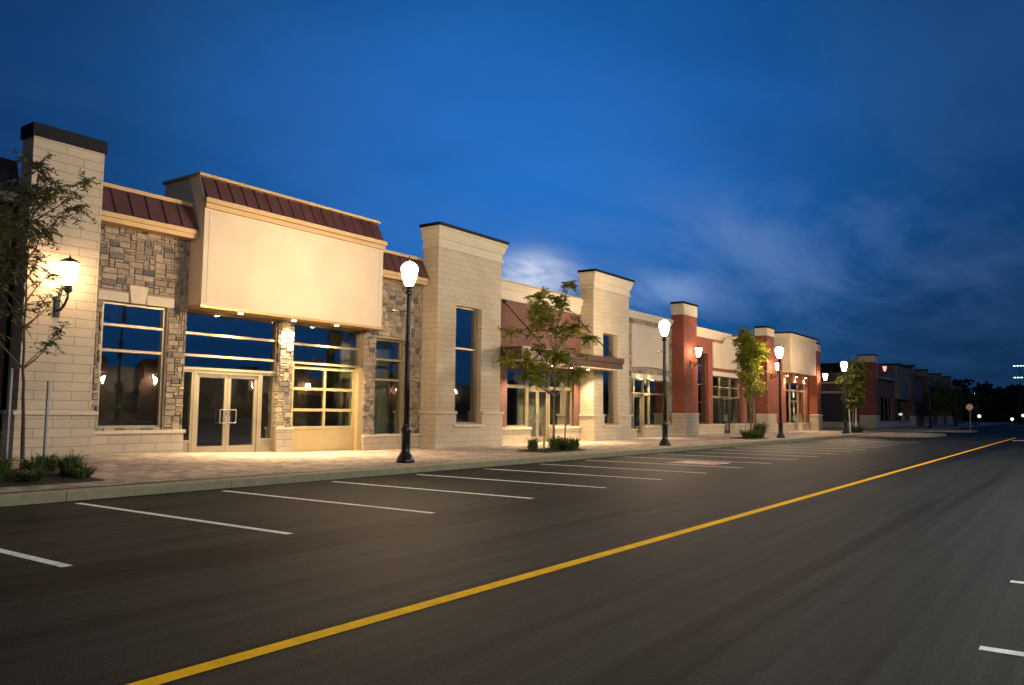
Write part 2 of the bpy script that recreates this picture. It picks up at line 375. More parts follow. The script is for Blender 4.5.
# ------------------------------------------------------------------- ground
W = -19.2                                     # plane of the shop fronts
def zf(y):                                    # paving height at the shop fronts
    return .42 if y < 9.5 else (.42 - (y - 9.5) / 7.5 * .22 if y < 17 else .20)
def zs(x, y):
    t = min(max((-13.3 - x) / 5.9, 0), 1)
    return .165 + (zf(y) - .165) * t
b = MB(); b.add([(-2500,-2500,-.03),(2500,-2500,-.03),(2500,2500,-.03),(-2500,2500,-.03)], [(0,1,2,3)])
struct(b.build('ground', M['ground']))
b = MB(); b.add([(-60,-70,0),(70,-70,0),(70,235,0),(-60,235,0)], [(0,1,2,3)])
struct(b.build('road', M['asphalt']))
def sweep(path, w, z0, z1, bev=.02):
    P = [Vector(p) for p in path]; nor = []
    for i in range(len(P)):
        d0 = (P[i]-P[i-1]).normalized() if i else None
        d1 = (P[i+1]-P[i]).normalized() if i < len(P)-1 else None
        ds = [q for q in (d0, d1) if q is not None]
        n = sum((Vector((-q.y, q.x)) for q in ds), Vector((0,0))).normalized()
        nor.append(n / max(n.dot(Vector((-ds[0].y, ds[0].x))), .4))
    prof = [(0, z0), (.012, z1-bev), (bev+.012, z1), (w, z1), (w, z0)]
    m = MB(); vs = []; k = len(prof)
    for p, n in zip(P, nor):
        for o, z in prof: vs.append((p.x+n.x*o, p.y+n.y*o, z))
    fs = [(i*k+j, (i+1)*k+j, (i+1)*k+(j+1)%k, i*k+(j+1)%k) for i in range(len(P)-1) for j in range(k)]
    fs += [tuple(range(k)), tuple(range((len(P)-1)*k, len(P)*k))[::-1]]
    m.add(vs, fs); return m
def fillet(pts, r=1.2, n=6):
    out = [Vector(pts[0])]
    for a, p, c in zip(pts, pts[1:], pts[2:]):
        a, p, c = Vector(a), Vector(p), Vector(c)
        q0 = p + (a-p).normalized()*min(r, (a-p).length*.45); q1 = p + (c-p).normalized()*min(r, (c-p).length*.45)
        for i in range(n+1):
            t = i/n; out.append(q0*(1-t)**2 + p*2*t*(1-t) + q1*t*t)
    out.append(Vector(pts[-1])); return out
# kerb: straight stretch in cast lengths with open joints, then the corner
km = MB(); y = -30.0; L_ = 3.05
while y < 58:
    y1 = min(y + L_, 58)
    s = sweep([(-13.3, y + .006), (-13.3, y1 - .006)], .3, -.02, .165)
    km.add(s.v, s.f); y = y1
path = fillet([(-13.3,58),(-13.3,61),(-8.7,63.5),(-8.7,70.5),(-14,73.5),(-60,73.5)], 1.6)
s = sweep(path, .3, -.02, .165); km.add(s.v, s.f)
struct(km.build('kerb', M['concrete']))
far_path = fillet([(-60,84.5),(-14,84.5),(-8.7,86.5),(-8.7,92),(-13.3,95),(-13.3,230)], 1.6)
s = sweep(far_path, .3, -.02, .165)
struct(s.build('kerb', M['concrete']))
# pavement sheet
b = MB(); ys = [-30 + i*1.5 for i in range(int(103/1.5)+1)]; xs = [-13.6,-14.35,-15.6,-17,-18.2,-19.2,-30]
vs = [(x, yy, zs(x, yy)) for yy in ys for x in xs]; n = len(xs)
b.add(vs, [(i*n+j, i*n+j+1, (i+1)*n+j+1, (i+1)*n+j) for i in range(len(ys)-1) for j in range(n-1)])
for i in range(len(b.f)): b.f[i] = b.f[i][::-1]
inner = [(-13.6, 58.2)] + [(p.x, p.y) for p in [q for q in fillet([(-13.59,58.2),(-13.59,61.2),(-9.0,63.7),(-9.0,70.3),(-13.59,72.9)], 1.5)]]
pl = [(x, yy, .163) for x, yy in inner]
b.add(pl, [tuple(range(len(pl)))])
b.add([(-30,72.9,.163),(-13.59,72.9,.163),(-14.1,73.2,.163),(-60,73.2,.163),(-60,72.9,.163)], [(0,1,2,3,4)])
struct(b.build('pavement', M['paving']))
pl = [(p.x, p.y, .163) for p in fillet([(-60,84.8),(-14.1,84.8),(-9.0,86.8),(-9.0,91.9),(-13.6,94.8),(-13.6,230)], 1.5)] + [(-60,230,.163)]
b = MB(); b.add(pl, [tuple(range(len(pl)))])
struct(b.build('pavement', M['paving']))
# painted lines
line = None
for i in range(0, 19):
    y0 = 3.957 + 2.6235*i
    if line is None:
        q = MB(); n = 24
        q.add([(x, yy, .004) for x in [-12.91 + 5.02*k/n for k in range(n+1)] for yy in (-.055, .055)], [(2*k, 2*k+2, 2*k+3, 2*k+1) for k in range(n)])
        line = struct(q.build('parking_line', M['white_paint'])); line.location = (0, y0, 0)
    else:
        c = line.copy(); COL.objects.link(c); c.location = (0, y0, 0)
for i in range(-1, 4):
    c = line.copy(); COL.objects.link(c); c.location = (12.28, 6.19 + 2.6235*i, 0)
q = MB(); q.add([(-4.31,-40,.004),(-4.17,-40,.004),(-4.17,69,.004),(-4.31,69,.004)], [(0,1,2,3)])
struct(q.build('yellow_line', M['yellow_paint']))
q = MB(); q.add([(-3.9,60.0,.004),(-.2,60.0,.004),(-.2,61.0,.004),(-3.9,61.0,.004)], [(0,1,2,3)])
struct(q.build('stop_line', M['white_paint']))
q = MB(); q.add([(-10.5,23.0,.004),(-8.95,23.0,.004),(-8.95,24.55,.004),(-10.5,24.55,.004)], [(0,1,2,3)])
pad = struct(q.build('painted_bay_panel', M['red_paint']))
q = MB()                                      # wheelchair symbol in white on the panel
def flat_strip(pts, w, z=.008):
    vs = []
    for i, p in enumerate(pts):
        a = Vector(pts[max(i-1,0)]); c = Vector(pts[min(i+1,len(pts)-1)]); d = (c-a).normalized(); n = Vector((-d.y, d.x))*w/2
        vs += [(p[0]+n.x, p[1]+n.y, z), (p[0]-n.x, p[1]-n.y, z)]
    q.add(vs, [(2*i, 2*i+2, 2*i+3, 2*i+1) for i in range(len(pts)-1)])
ox, oy = -9.75, 23.75
flat_strip([(ox+.38*math.cos(t), oy+.38*math.sin(t)) for t in [math.radians(100+k*20) for k in range(13)]], .13)
flat_strip([(ox+.55, oy+.1), (ox+.1, oy+.12), (ox+.1, oy-.1), (ox-.35, oy-.1), (ox-.5, oy-.42)], .14, .0085)
q.add([(ox+.78+.13*math.cos(t), oy+.12+.13*math.sin(t), .009) for t in [k*PI/6 for k in range(12)]], [tuple(range(12))])
struct(q.build('wheelchair_marking', M['white_paint']))
# --------------------------------------------------------- shared shop pieces
def ashlar(m, y0, y1, z0, z1, x, holes=(), ux=.075, uz=.075, seed=1, axis='x', sgn=1):
    """random coursed stone blocks, each with a rough bevelled face; merged in one mesh as a surface pattern"""
    rnd = random.Random(seed)
    ny, nz = max(1, round((y1-y0)/ux)), max(1, round((z1-z0)/uz)); dy, dz = (y1-y0)/ny, (z1-z0)/nz
    used = [[False]*nz for _ in range(ny)]
    for i in range(ny):
        for j in range(nz):
            cy, cz = y0+(i+.5)*dy, z0+(j+.5)*dz
            if any(h[0] < cy < h[1] and h[2] < cz < h[3] for h in holes): used[i][j] = True
    sizes = [(4,2),(5,2),(3,2),(4,2),(3,2),(2,2),(3,1),(4,1),(2,1),(3,3),(4,1),(3,1)]
    for j in range(nz):
        for i in range(ny):
            if used[i][j]: continue
            opts = sizes[:]; rnd.shuffle(opts)
            for w, h in opts + [(1,2),(1,1)]:
                if i+w <= ny and j+h <= nz and all(not used[i+a][j+b_] for a in range(w) for b_ in range(h)): break
            for a in range(w):
                for b_ in range(h): used[i+a][j+b_] = True
            a0, a1, c0, c1 = y0+i*dy+.003, y0+(i+w)*dy-.003, z0+j*dz+.003, z0+(j+h)*dz-.003
            p = .016 + rnd.random()*.034; e = .014
            vs = [(0,a0,c0),(0,a1,c0),(0,a1,c1),(0,a0,c1)]
            vs += [(p+rnd.uniform(-.008,.008), a+sa*e, c+sc*e) for a, sa, c, sc in ((a0,1,c0,1),(a1,-1,c0,1),(a1,-1,c1,-1),(a0,1,c1,-1))]
            vs = [(x+sgn*q[0], q[1], q[2]) if axis == 'x' else (q[1], x+sgn*q[0], q[2]) for q in vs]
            t = rnd.random(); t = t if rnd.random() < .75 else .25+.5*t
            m.add(vs, [(4,5,6,7),(0,1,5,4),(1,2,6,5),(2,3,7,6),(3,0,4,7)], t)
def grid_frame(m, x0, x1, ys, zs, w):
    """bars on every y of ys (uprights) and every z of zs (rails butted between uprights); edge bars lie inside"""
    y0, y1, z0, z1 = ys[0], ys[-1], zs[0], zs[-1]
    ups = []
    for k, y in enumerate(ys):
        a, c = (y, y+w) if k == 0 else ((y-w, y) if k == len(ys)-1 else (y-w/2, y+w/2))
        ups.append((a, c)); m.box(x0, x1, a, c, z0, z1)
    for k, z in enumerate(zs):
        a, c = (z, z+w) if k == 0 else ((z-w, z) if k == len(zs)-1 else (z-w/2, z+w/2))
        for p, q in zip(ups, ups[1:]): m.box(x0+.004, x1-.004, p[1], q[0], a, c)
def window(parent, y0, y1, z0, z1, x=W-.12, vs=(), hs=(), w=.065, mat='frame', glass='glass', name='window'):
    m = MB(); grid_frame(m, x-.06, x+.06, [y0, *vs, y1], [z0, *hs, z1], w)
    f = m.build(name, M[mat], parent)
    g = MB(); g.add([(x,y0+.01,z0+.01),(x,y1-.01,z0+.01),(x,y1-.01,z1-.01),(x,y0+.01,z1-.01)], [(0,1,2,3)])
    g.build('glass', M[glass], f)
    return f
def door_leaf(parent, y0, y1, z0, z1, x, hinge_left=True, mat='frame', rail=.10, kick=.2):
    m = MB()
    m.box(x-.035, x+.035, y0, y0+rail, z0, z1); m.box(x-.035, x+.035, y1-rail, y1, z0, z1)
    m.box(x-.033, x+.033, y0+rail, y1-rail, z0, z0+kick); m.box(x-.033, x+.033, y0+rail, y1-rail, z1-rail, z1)
    d = m.build('door', M[mat], parent)
    g = MB(); g.add([(x,y0+rail-.01,z0+kick-.01),(x,y1-rail+.01,z0+kick-.01),(x,y1-rail+.01,z1-rail+.01),(x,y0+rail-.01,z1-rail+.01)], [(0,1,2,3)])
    g.build('glass', M['glass'], d)
    hy = y1-rail*.5 if hinge_left else y0+rail*.5; s = -1 if hinge_left else 1
    zc = z0+1.0
    h = MB(); h.tube([(x+.03,hy,zc-.18),(x+.10,hy,zc-.18),(x+.10,hy+s*.0,zc+.18),(x+.03,hy,zc+.18)], .014, 8)
    h.tube([(x+.10,hy,zc-.18),(x+.10,hy+s*.2,zc-.18),(x+.10,hy+s*.2,zc+.18),(x+.10,hy,zc+.18)], .012, 8)
    h.build('handle', M['steel'], d)
    return d
def pieces(parent, name, mat, *boxes):        # each box a part of its own
    for q in boxes: MB().box(*q).build(name, M[mat], parent)
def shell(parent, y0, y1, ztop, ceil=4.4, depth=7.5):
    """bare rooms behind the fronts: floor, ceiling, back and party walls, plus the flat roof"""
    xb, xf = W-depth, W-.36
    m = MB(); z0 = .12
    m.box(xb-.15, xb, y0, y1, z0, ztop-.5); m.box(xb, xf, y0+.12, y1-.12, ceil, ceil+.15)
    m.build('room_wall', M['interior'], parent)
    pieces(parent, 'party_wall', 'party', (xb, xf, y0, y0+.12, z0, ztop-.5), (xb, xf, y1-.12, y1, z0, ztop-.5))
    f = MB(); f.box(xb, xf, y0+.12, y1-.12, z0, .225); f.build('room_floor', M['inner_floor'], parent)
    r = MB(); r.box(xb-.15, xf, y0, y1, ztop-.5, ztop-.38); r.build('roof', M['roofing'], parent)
def flared_top(m, x0, x1, y0, y1, steps):
    """stacked cornice that grows towards the street and both ends: steps = (z0, z1, out_below, out_above)"""
    for za, zb, oa, ob in steps: m.frustum((x0, x1+oa, y0-oa, y1+oa), (x0, x1+ob, y0-ob, y1+ob), za, zb)
def mansard(parent, y0, y1, ze, zt, xe, xt, rib=.42, back=None, mat='maroon'):
    m = MB(); xb = back if back is not None else xt-.25
    m.prism([(xe, ze), (xt, zt), (xb, zt), (xb, ze)], y0, y1)
    L0 = Vector((xt-xe, 0, zt-ze)); nrm = Vector((zt-ze, 0, xe-xt)).normalized()
    n = max(2, round((y1-y0)/rib))
    for k in range(1, n):
        yy = y0+(y1-y0)*k/n; a = Vector((xe, yy, ze)); c = Vector((xt, yy, zt)); t = nrm*.028
        a = a + nrm*.001; c = c + nrm*.001
        vs = [a+Vector((0,s*.012,0)) for s in (-1,1)]+[c+Vector((0,s*.012,0)) for s in (1,-1)]
        m.add(vs+[v+t for v in vs], [(4,5,6,7),(0,1,5,4),(1,2,6,5),(2,3,7,6),(3,0,4,7)])
    return m.build('mansard_roof', M[mat], parent)
def fascia(parent, y0, y1, z0, z1, x, d=.09, ret=1.0, mat='fascia'):
    m = MB(); zm = z0+(z1-z0)*.5
    m.box(x-ret, x, y0, y1, z0, zm-.003); m.box(x-ret, x+d*.45, y0-.02, y1+.02, zm, z1)
    return m.build('fascia', M[mat], parent)
def downlight(parent, x, y, z, power=120, r=.06, spot=110):
    m = MB(); m.lathe((x, y, z-.016), [(r, 0), (r, .012)], 16); d = m.build('downlight', M['down_glow'], parent)
    l = bpy.data.lights.new('downlight_beam', 'SPOT'); l.energy = power; l.color = (1,.74,.40); l.spot_size = math.radians(spot); l.spot_blend = .8; l.shadow_soft_size = .05
    o = bpy.data.objects.new('downlight_beam', l); COL.objects.link(o); o.location = (x, y, z-.03)
    return d

# -------------------------------------------------------- the shop row, near to far
# near end shop, its lack of lamp light put into blackened colours
t = thing('dark_shop', 'brown brick shop and roof band at near end of row, coloured dark for shade', 'shop', (W, 4, .3))
m = MB(); m.wall(W-.35, W, -14, 8.02, -.02, 6.1, [(-9,-5.5,1.0,3.6),(-3,1.0,1.0,3.6),(3,6.2,1.0,3.6)]); m.build('front_wall', M['brick_unlit'], t)
m = MB(); m.box(W-8, W-.36, -14, -13.8, -.02, 6.3); m.box(W-8, W-7.8, -13.8, 9.5, -.02, 6.3); m.box(W-7.8, W-.36, -13.8, 9.5, 6.1, 6.3); m.build('rear_wall', M['brick_unlit'], t)
for a, c in ((-9,-5.5),(-3,1.0),(3,6.2)): window(t, a, c, 1.0, 3.6, vs=((a+c)/2,), hs=(2.9,))
m = MB(); m.box(W+.003, W+.08, -14, 8.0, -.02, .98); m.build('sill_wall', M['block'], t)
mansard(t, -14, 8.02, 6.14, 6.92, W+.30, W+.02, mat='black'); fascia(t, -14, 8.0, 5.92, 6.13, W+.3, mat='frame_dark')  # roof and fascia blackened in place of shade

# tall block pier with the lantern
def pier(name, label, y0, y1, xf, xb, ztop, zpl, zband, zcap, mat, plm, bandm, capx=.05, cat='pier', base=.2, group=None):
    t = thing(name, label, cat, (xf, (y0+y1)/2, base), group)
    m = MB(); m.box(xb, xf, y0, y1, zpl, zband); m.build('shaft', M[mat], t)
    m = MB(); m.box(xb, xf+.07, y0-.07, y1+.07, -.02, zpl-.10); m.build('plinth', M[plm], t)
    m = MB(); m.frustum((xb, xf+.12, y0-.12, y1+.12), (xb, xf+.12, y0-.12, y1+.12), zpl-.10, zpl-.03); m.frustum((xb, xf+.12, y0-.12, y1+.12), (xb, xf+.01, y0-.01, y1+.01), zpl-.03, zpl+.01); m.build('ledge', M['ledge'], t)
    if zcap > zband+.01:
        m = MB(); m.box(xb-.02, xf+.03, y0-.03, y1+.03, zband, zcap); m.build('band', M[bandm], t)
    m = MB(); m.box(xb-.05, xf+capx, y0-capx, y1+capx, zcap, ztop); m.build('cap', M['capmetal'], t)
    return t
pier('block_pier', 'tall pale block pier with thick dark cap and a lit lantern, beside foreground tree', 8.09, 9.66, -18.6, -19.12, 7.71, 1.42, 7.42, 7.42, 'block', 'block', 'ledge', .04, base=.4)

# stone shop with the sign box
t = thing('stone_shop', 'stone fronted shop with maroon roof bands, blank cream sign box, glass doors and garage door', 'shop', (W, 15.5, .25))
STONE_HOLES = [(10.12,11.80,.99,4.06),(12.35,15.40,-.1,4.1),(15.90,18.78,-.1,4.1),(19.32,20.80,.62,3.90)]
m = MB(); m.wall(W-.35, W, 9.56, 21.6, -.02, 6.3, STONE_HOLES); m.build('front_wall', M['mortar'], t)
m = MB()
def hole_pad(h, p): return (h[0]-p, h[1]+p, h[2]-p, h[3]+p)
sk = [(9.0,12.42,-1,.92),(9.95,11.97,4.0,4.32),(12.32,18.80,4.05,7)] + STONE_HOLES + [(18.72,21.7,-1,.70),(15.3,16,-1,.98),(19.2,20.95,3.85,4.0)]
for a, c, z0, z1, s_, h_ in ((9.60, 12.35, .92, 5.92, 3, sk), (15.40, 15.90, .95, 4.09, 5, []), (18.80, 21.55, .70, 5.92, 8, sk)):
    m = MB(); ashlar(m, a, c, z0, z1, W, h_, seed=s_)
    if s_ == 5: ashlar(m, W-.2, W, .95, 4.09, 15.40, [], seed=15, axis='y', sgn=-1)
    m.build('stone_facing', M['stone'], t)
pieces(t, 'sill_wall', 'block', (W+.003, W+.07, 9.7, 12.37, -.02, .86), (W+.003, W+.07, 15.38, 15.92, -.02, .90), (W+.003, W+.07, 18.79, 21.5, -.02, .62))
pieces(t, 'ledge', 'ledge', (W-.12, W+.12, 9.69, 12.40, .86, .94), (W-.02, W+.11, 15.36, 15.94, .90, .96), (W-.12, W+.12, 18.78, 21.5, .62, .70))
m = MB()
for a, c in ((9.97,10.72),(10.725,11.20),(11.205,11.95)):
    m.box(W-.02, W+.06, a, c, 4.065, 4.30) if not (10.7 < a < 11) else None
m.add([(W-.02,10.78,4.065),(W+.10,10.78,4.065),(W+.10,11.14,4.065),(W-.02,11.14,4.065),(W-.02,10.72,4.5),(W+.10,10.72,4.5),(W+.10,11.20,4.5),(W-.02,11.20,4.5)], [(3,2,1,0),(4,5,6,7),(0,1,5,4),(1,2,6,5),(2,3,7,6),(3,0,4,7)])
m.build('lintel', M['ledge'], t)
window(t, 10.12, 11.80, .99, 4.06, hs=(2.88, 3.50))
window(t, 12.35, 15.40, 2.52, 4.1, hs=(2.90, 3.48), x=W-.17)
for a, c in ((12.35,12.74),(14.88,15.40)):
    window(t, a, c, .20, 2.515, hs=(.62,), x=W-.2)
    p = MB(); p.box(W-.24, W-.17, a+.03, c-.03, .22, .62); p.build('kick_panel', M['frame'], t)
m = MB(); m.box(W-.27, W-.13, 12.74, 12.82, .2, 2.51); m.box(W-.27, W-.13, 14.80, 14.88, .2, 2.51); m.box(W-.27, W-.132, 12.82, 14.80, 2.43, 2.51); m.build('door_frame', M['frame'], t)
door_leaf(t, 12.825, 13.805, .28, 2.425, W-.2, True); door_leaf(t, 13.815, 14.795, .28, 2.425, W-.2, False)
m = MB(); m.box(W-.34, W+.02, 12.36, 15.38, .15, .27); m.build('threshold', M['concrete'], t)
window(t, 15.90, 18.78, 2.86, 4.1, hs=(3.46,), x=W-.2)
# garage door of glazed sections
m = MB(); grid_frame(m, W-.26, W-.18, [15.98, 17.33, 18.60], [.90, 1.48, 2.12, 2.80], .085); g = m.build('garage_door', M['garage'], t)
q = MB(); q.add([(W-.22,16.0,.92),(W-.22,18.58,.92),(W-.22,18.58,2.78),(W-.22,16.0,2.78)], [(0,1,2,3)]); q.build('glass', M['glass'], g)
q = MB(); q.box(W-.25, W-.19, 15.98, 18.60, .20, .897); q.box(W-.19, W-.178, 16.02, 17.29, .27, .84); q.box(W-.19, W-.178, 17.37, 18.56, .27, .84); q.build('panel', M['garage'], g)
pieces(t, 'door_jamb', 'garage', (W-.28, W-.02, 15.905, 15.975, .15, 2.855), (W-.28, W-.02, 18.605, 18.775, .15, 2.855))
window(t, 19.32, 20.80, .62, 3.90, hs=(2.52, 3.20), vs=(), x=W-.2)
# sign box
m = MB(); m.prism([(W-1.3,4.18),(-18.6,4.18),(-18.6,6.83),(-18.9,7.62),(W-1.3,7.62)], 12.36, 18.96); sb = m.build('sign_box', M['cream'], t)
m = MB(); m.box(-18.599, -18.590, 12.42, 18.90, 6.64, 6.68); m.box(-18.599, -18.590, 12.50, 12.525, 4.27, 6.63); m.box(-18.599, -18.590, 18.79, 18.815, 4.27, 6.63); m.build('reveal_trim', M['cream'], sb)
m = MB(); m.box(W+.02, -18.57, 12.33, 18.99, 4.10, 4.175); m.build('soffit', M['fascia'], t)
mansard(t, 12.39, 18.93, 6.985, 7.60, -18.52, -18.86, .42, back=-19.0)
m = MB(); m.box(-18.595, -18.52, 12.34, 18.98, 6.72, 6.85); m.box(-18.595, -18.46, 12.31, 19.01, 6.855, 6.98)
m.build('fascia', M['fascia'], t)
m = MB(); m.box(W-1.35, -18.80, 12.30, 19.02, 7.625, 7.70); m.build('coping', M['fascia'], t)
for a, c in ((9.68, 12.33), (19.00, 21.50)):
    mansard(t, a, c, 6.14, 6.80, W+.40, W+.06); fascia(t, a, c, 5.90, 6.13, W+.38, ret=.375)
    m = MB(); m.box(W-.4, W+.10, a, c, 6.803, 6.90); m.build('coping', M['fascia'], t)
for y, p in ((13.75, 1900), (15.66, 1100), (17.25, 1900)): downlight(t, W+.28 if y == 15.66 else W+.36, y, 4.095, p)
pieces(t, 'added_bright_wall', 'party', (-20.5, -20.4, 18.95, 21.36, .23, 4.38)); shell(t, 9.62, 21.5, 6.8)  # pale wall added close behind the narrow window to brighten its glass

def tower(name, label, y0, y1, xf, wy0, wy1, wz0, wz1, bar, base, zpl=1.50):
    t = thing(name, label, 'tower', (xf, (y0+y1)/2, base))
    xb = xf-.72
    m = MB(); m.wall(xf-.35, xf, y0, y1, -.02, 7.28, [(wy0, wy1, wz0, wz1)])
    m.box(xb, xf-.352, y0, y0+.3, -.02, 7.28); m.box(xb, xf-.352, y1-.3, y1, -.02, 7.28); m.box(xb, xf-.352, y0+.302, y1-.302, wz1+.1, 7.275); m.box(xb, xf-.352, y0+.302, y1-.302, -.02, wz0-.1)
    m.build('shaft', M['block_fine'], t)
    m = MB(); m.wall(xf+.002, xf+.08, y0-.08, y1+.08, -.02, zpl-.1, [(wy0, wy1, wz0-.1, wz1)]); m.box(xb, xf, y0-.08, y0-.002, -.02, zpl-.1); m.box(xb, xf, y1+.002, y1+.08, -.02, zpl-.1)
    m.build('plinth', M['block_fine'], t)
    m = MB()
    for a, c in ((y0-.13, wy0-.002), (wy1+.002, y1+.13)):
        m.box(xf-.02, xf+.13, a, c, zpl-.1, zpl-.01)
    m.box(xb, xf-.021, y0-.13, y0+.02, zpl-.1, zpl-.01); m.box(xb, xf-.021, y1-.02, y1+.13, zpl-.1, zpl-.01)
    m.box(xf-.2, xf+.13, wy0-.15, wy1+.15, wz0-.115, wz0-.02)
    m.build('ledge', M['ledge'], t)
    window(t, wy0, wy1, wz0, wz1, hs=bar, x=xf-.24)
    m = MB(); flared_top(m, xb, xf, y0, y1, [(7.28,7.37,.06,.06),(7.373,7.60,.02,.03),(7.603,7.68,.07,.08),(7.683,7.92,.09,.16),(7.923,8.02,.18,.18)]); m.build('cornice', M['cream_pale'], t)
    m = MB(); m.box(xb-.03, xf+.21, y0-.21, y1+.21, 8.023, 8.13); m.build('cap', M['capmetal'], t)
    m = MB(); m.box(xb-1.6, xb-1.5, y0, y1, .1, 5.4); m.build('room_wall', M['interior'], t)
    return t
tower('block_tower', 'pale block tower with tall narrow window, between stone shop and canopied brick shop', 21.62, 25.40, -18.5, 22.65, 24.17, 1.03, 5.32, (3.78,), .2)

# brick shop with the hung canopy
t = thing('canopy_shop', 'rose brick shop with flat dark canopy hung on two rods above its doors', 'shop', (W, 29, .2))
m = MB(); m.wall(W-.35, W, 25.2, 32.8, -.02, 6.05, [(26.85,32.15,.2,3.38)]); m.build('front_wall', M['brick_rose'], t)
m = MB(); flared_top(m, W-.5, W, 25.45, 32.6, [(6.05,6.14,.03,.05),(6.143,6.45,.05,.07),(6.453,6.66,.09,.16),(6.663,6.74,.18,.18)])
m.build('cornice', M['cream_pale'], t)
m = MB(); m.box(W-.6, W+.2, 25.5, 32.55, 6.743, 6.80); m.build('coping', M['fascia'], t)
pieces(t, 'sill_wall', 'block', (W-.30, W+.09, 25.45, 28.46, -.02, .76), (W-.30, W+.09, 30.24, 32.60, -.02, .76))
pieces(t, 'ledge', 'ledge', (W-.30, W+.15, 25.45, 28.47, .763, .86), (W-.30, W+.15, 30.23, 32.60, .763, .86))
window(t, 26.85, 28.46, .865, 2.54, x=W-.2); window(t, 30.24, 32.15, .865, 2.54, x=W-.2); window(t, 26.85, 32.15, 2.545, 3.38, vs=(28.46, 30.24), x=W-.2)
m = MB(); m.box(W-.27, W-.13, 28.465, 28.54, .2, 2.54); m.box(W-.27, W-.13, 30.16, 30.235, .2, 2.54); m.box(W-.27, W-.132, 28.54, 30.16, 2.47, 2.54); m.build('door_frame', M['frame'], t)
door_leaf(t, 28.545, 29.345, .24, 2.465, W-.2, True); door_leaf(t, 29.355, 30.155, .24, 2.465, W-.2, False)
m = MB(); m.box(W-.34, W+.02, 28.48, 30.22, .15, .235); m.build('threshold', M['concrete'], t)
m = MB(); m.box(W-.135, W-.125, 29.42, 29.88, 2.82, 3.16); nb = m.build('number_plate', M['paper'], t)
for y0 in (29.47, 29.68):                     # two unreadable figures on the plate
    q = MB()
    for a in (2.87, 2.98, 3.09): q.box(W-.125, W-.121, y0, y0+.13, a, a+.022)
    q.box(W-.125, W-.121, y0+.108, y0+.13, 2.892, 2.98); q.box(W-.125, W-.121, y0, y0+.022, 3.002, 3.09)
    q.build('figure', M['ink'], nb)
cp = [(W+.004,25.47),(-17.55,25.47),(-17.55,33.78),(-18.34,33.78),(-18.34,32.5),(W+.004,32.5)]
def slab(m, poly, z0, z1):
    n = len(poly); m.add([(x,y,z0) for x,y in poly]+[(x,y,z1) for x,y in poly], [tuple(range(n))[::-1], tuple(range(n,2*n))]+[(i,(i+1)%n,n+(i+1)%n,n+i) for i in range(n)])
m = MB(); slab(m, cp, 3.50, 3.74); 
cn = m.build('canopy', M['canopy'], t)
q = MB(); slab(q, [(W+.004,25.44),(-17.50,25.44),(-17.50,33.83),(-18.34,33.83),(-18.34,32.5),(W+.004,32.5)], 3.745, 4.0); q.build('canopy_edge', M['canopy'], cn)
q = MB(); slab(q, [(W+.05,25.55),(-17.62,25.55),(-17.62,33.7),(-18.30,33.7),(-18.30,32.45),(W+.05,32.45)], 3.44, 3.497); q.build('soffit', M['cream_pale'], cn)
for (ya, za, yb) in ((26.57,5.95,27.45),(32.40,5.86,33.25)):
    q = MB(); q.tube([(W+.01,ya,za),(-17.72,yb,4.02)], .028, 8); q.lathe((W+.03,ya,za-.07), [(.09,0),(.09,.14)], 10); q.lathe((-17.72,yb,3.98), [(.07,0),(.07,.09)], 10); q.build('hanger_rod', M['black'], cn)
for y in (26.9, 29.0, 30.6, 32.1): downlight(t, -18.45, y, 3.44, 850)
pieces(t, 'added_bright_wall', 'party', (-20.9, -20.8, 29.9, 32.46, .23, 4.38)); shell(t, 25.45, 32.6, 6.6)  # another pale wall added behind the glass to catch lamp light

tower('block_tower', 'pale block tower with tall narrow window behind the right end of the dark canopy', 32.70, 36.28, -18.5, 33.62, 35.05, .92, 5.24, (), .2, 1.42)

# cream shop framed in stone
t = thing('cream_shop', 'cream panelled shop edged in rough stone, between block tower and tall brick pier', 'shop', (W, 39.6, .2))
m = MB(); m.wall(W-.35, W, 36.2, 43.0, -.02, 6.45, [(37.90,42.40,.15,3.27)]); m.build('front_wall', M['mortar'], t)
m = MB(); hs = [(37.86,42.42,-1,3.56),(37.86,42.42,3.88,6.10)]
ashlar(m, 36.3, 42.95, .75, 6.42, W, hs+[(37,43,3.80,3.9)], seed=21, ux=.13, uz=.12); m.build('stone_facing', M['stone'], t)
m = MB(); n = 20
prof = [(37.86,6.08),(37.86,3.86)] + [(37.86+4.56*k/n, 3.86-.0+.10*math.sin(PI*k/n)) for k in range(1,n)] + [(42.42,3.86),(42.42,6.08)]
m.prism([(y, z) for y, z in prof], W+.003, W+.075, axis='x')
m.build('cream_panel', M['cream'], t)
pieces(t, 'panel_trim', 'cream_pale', (W+.003, W+.13, 37.84, 42.44, 6.085, 6.15)); pieces(t, 'header', 'cream_pale', (W-.2, W+.06, 37.84, 42.44, 3.275, 3.56))
m = MB(); flared_top(m, W-.5, W, 36.4, 42.8, [(6.45,6.60,.05,.08),(6.603,6.80,.1,.16)]); m.build('cornice', M['cream_pale'], t)
window(t, 37.90, 38.32, .66, 3.27, hs=(2.53,)); window(t, 38.325, 40.15, 2.50, 3.27, vs=(39.42,)); window(t, 40.155, 42.40, .80, 3.27, hs=(2.53,)); window(t, 39.48, 40.15, .80, 2.495)
door_leaf(t, 38.40, 39.40, .24, 2.42, W-.2, True)
m = MB(); m.box(W-.27, W-.13, 38.325, 38.395, .2, 2.495); m.box(W-.27, W-.13, 39.405, 39.475, .2, 2.495); m.box(W-.27, W-.132, 38.395, 39.405, 2.425, 2.495); m.build('door_frame', M['frame'], t)
pieces(t, 'sill_wall', 'block', (W-.30, W+.09, 36.4, 38.33, -.02, .60), (W-.30, W+.09, 39.46, 42.95, -.02, .72))
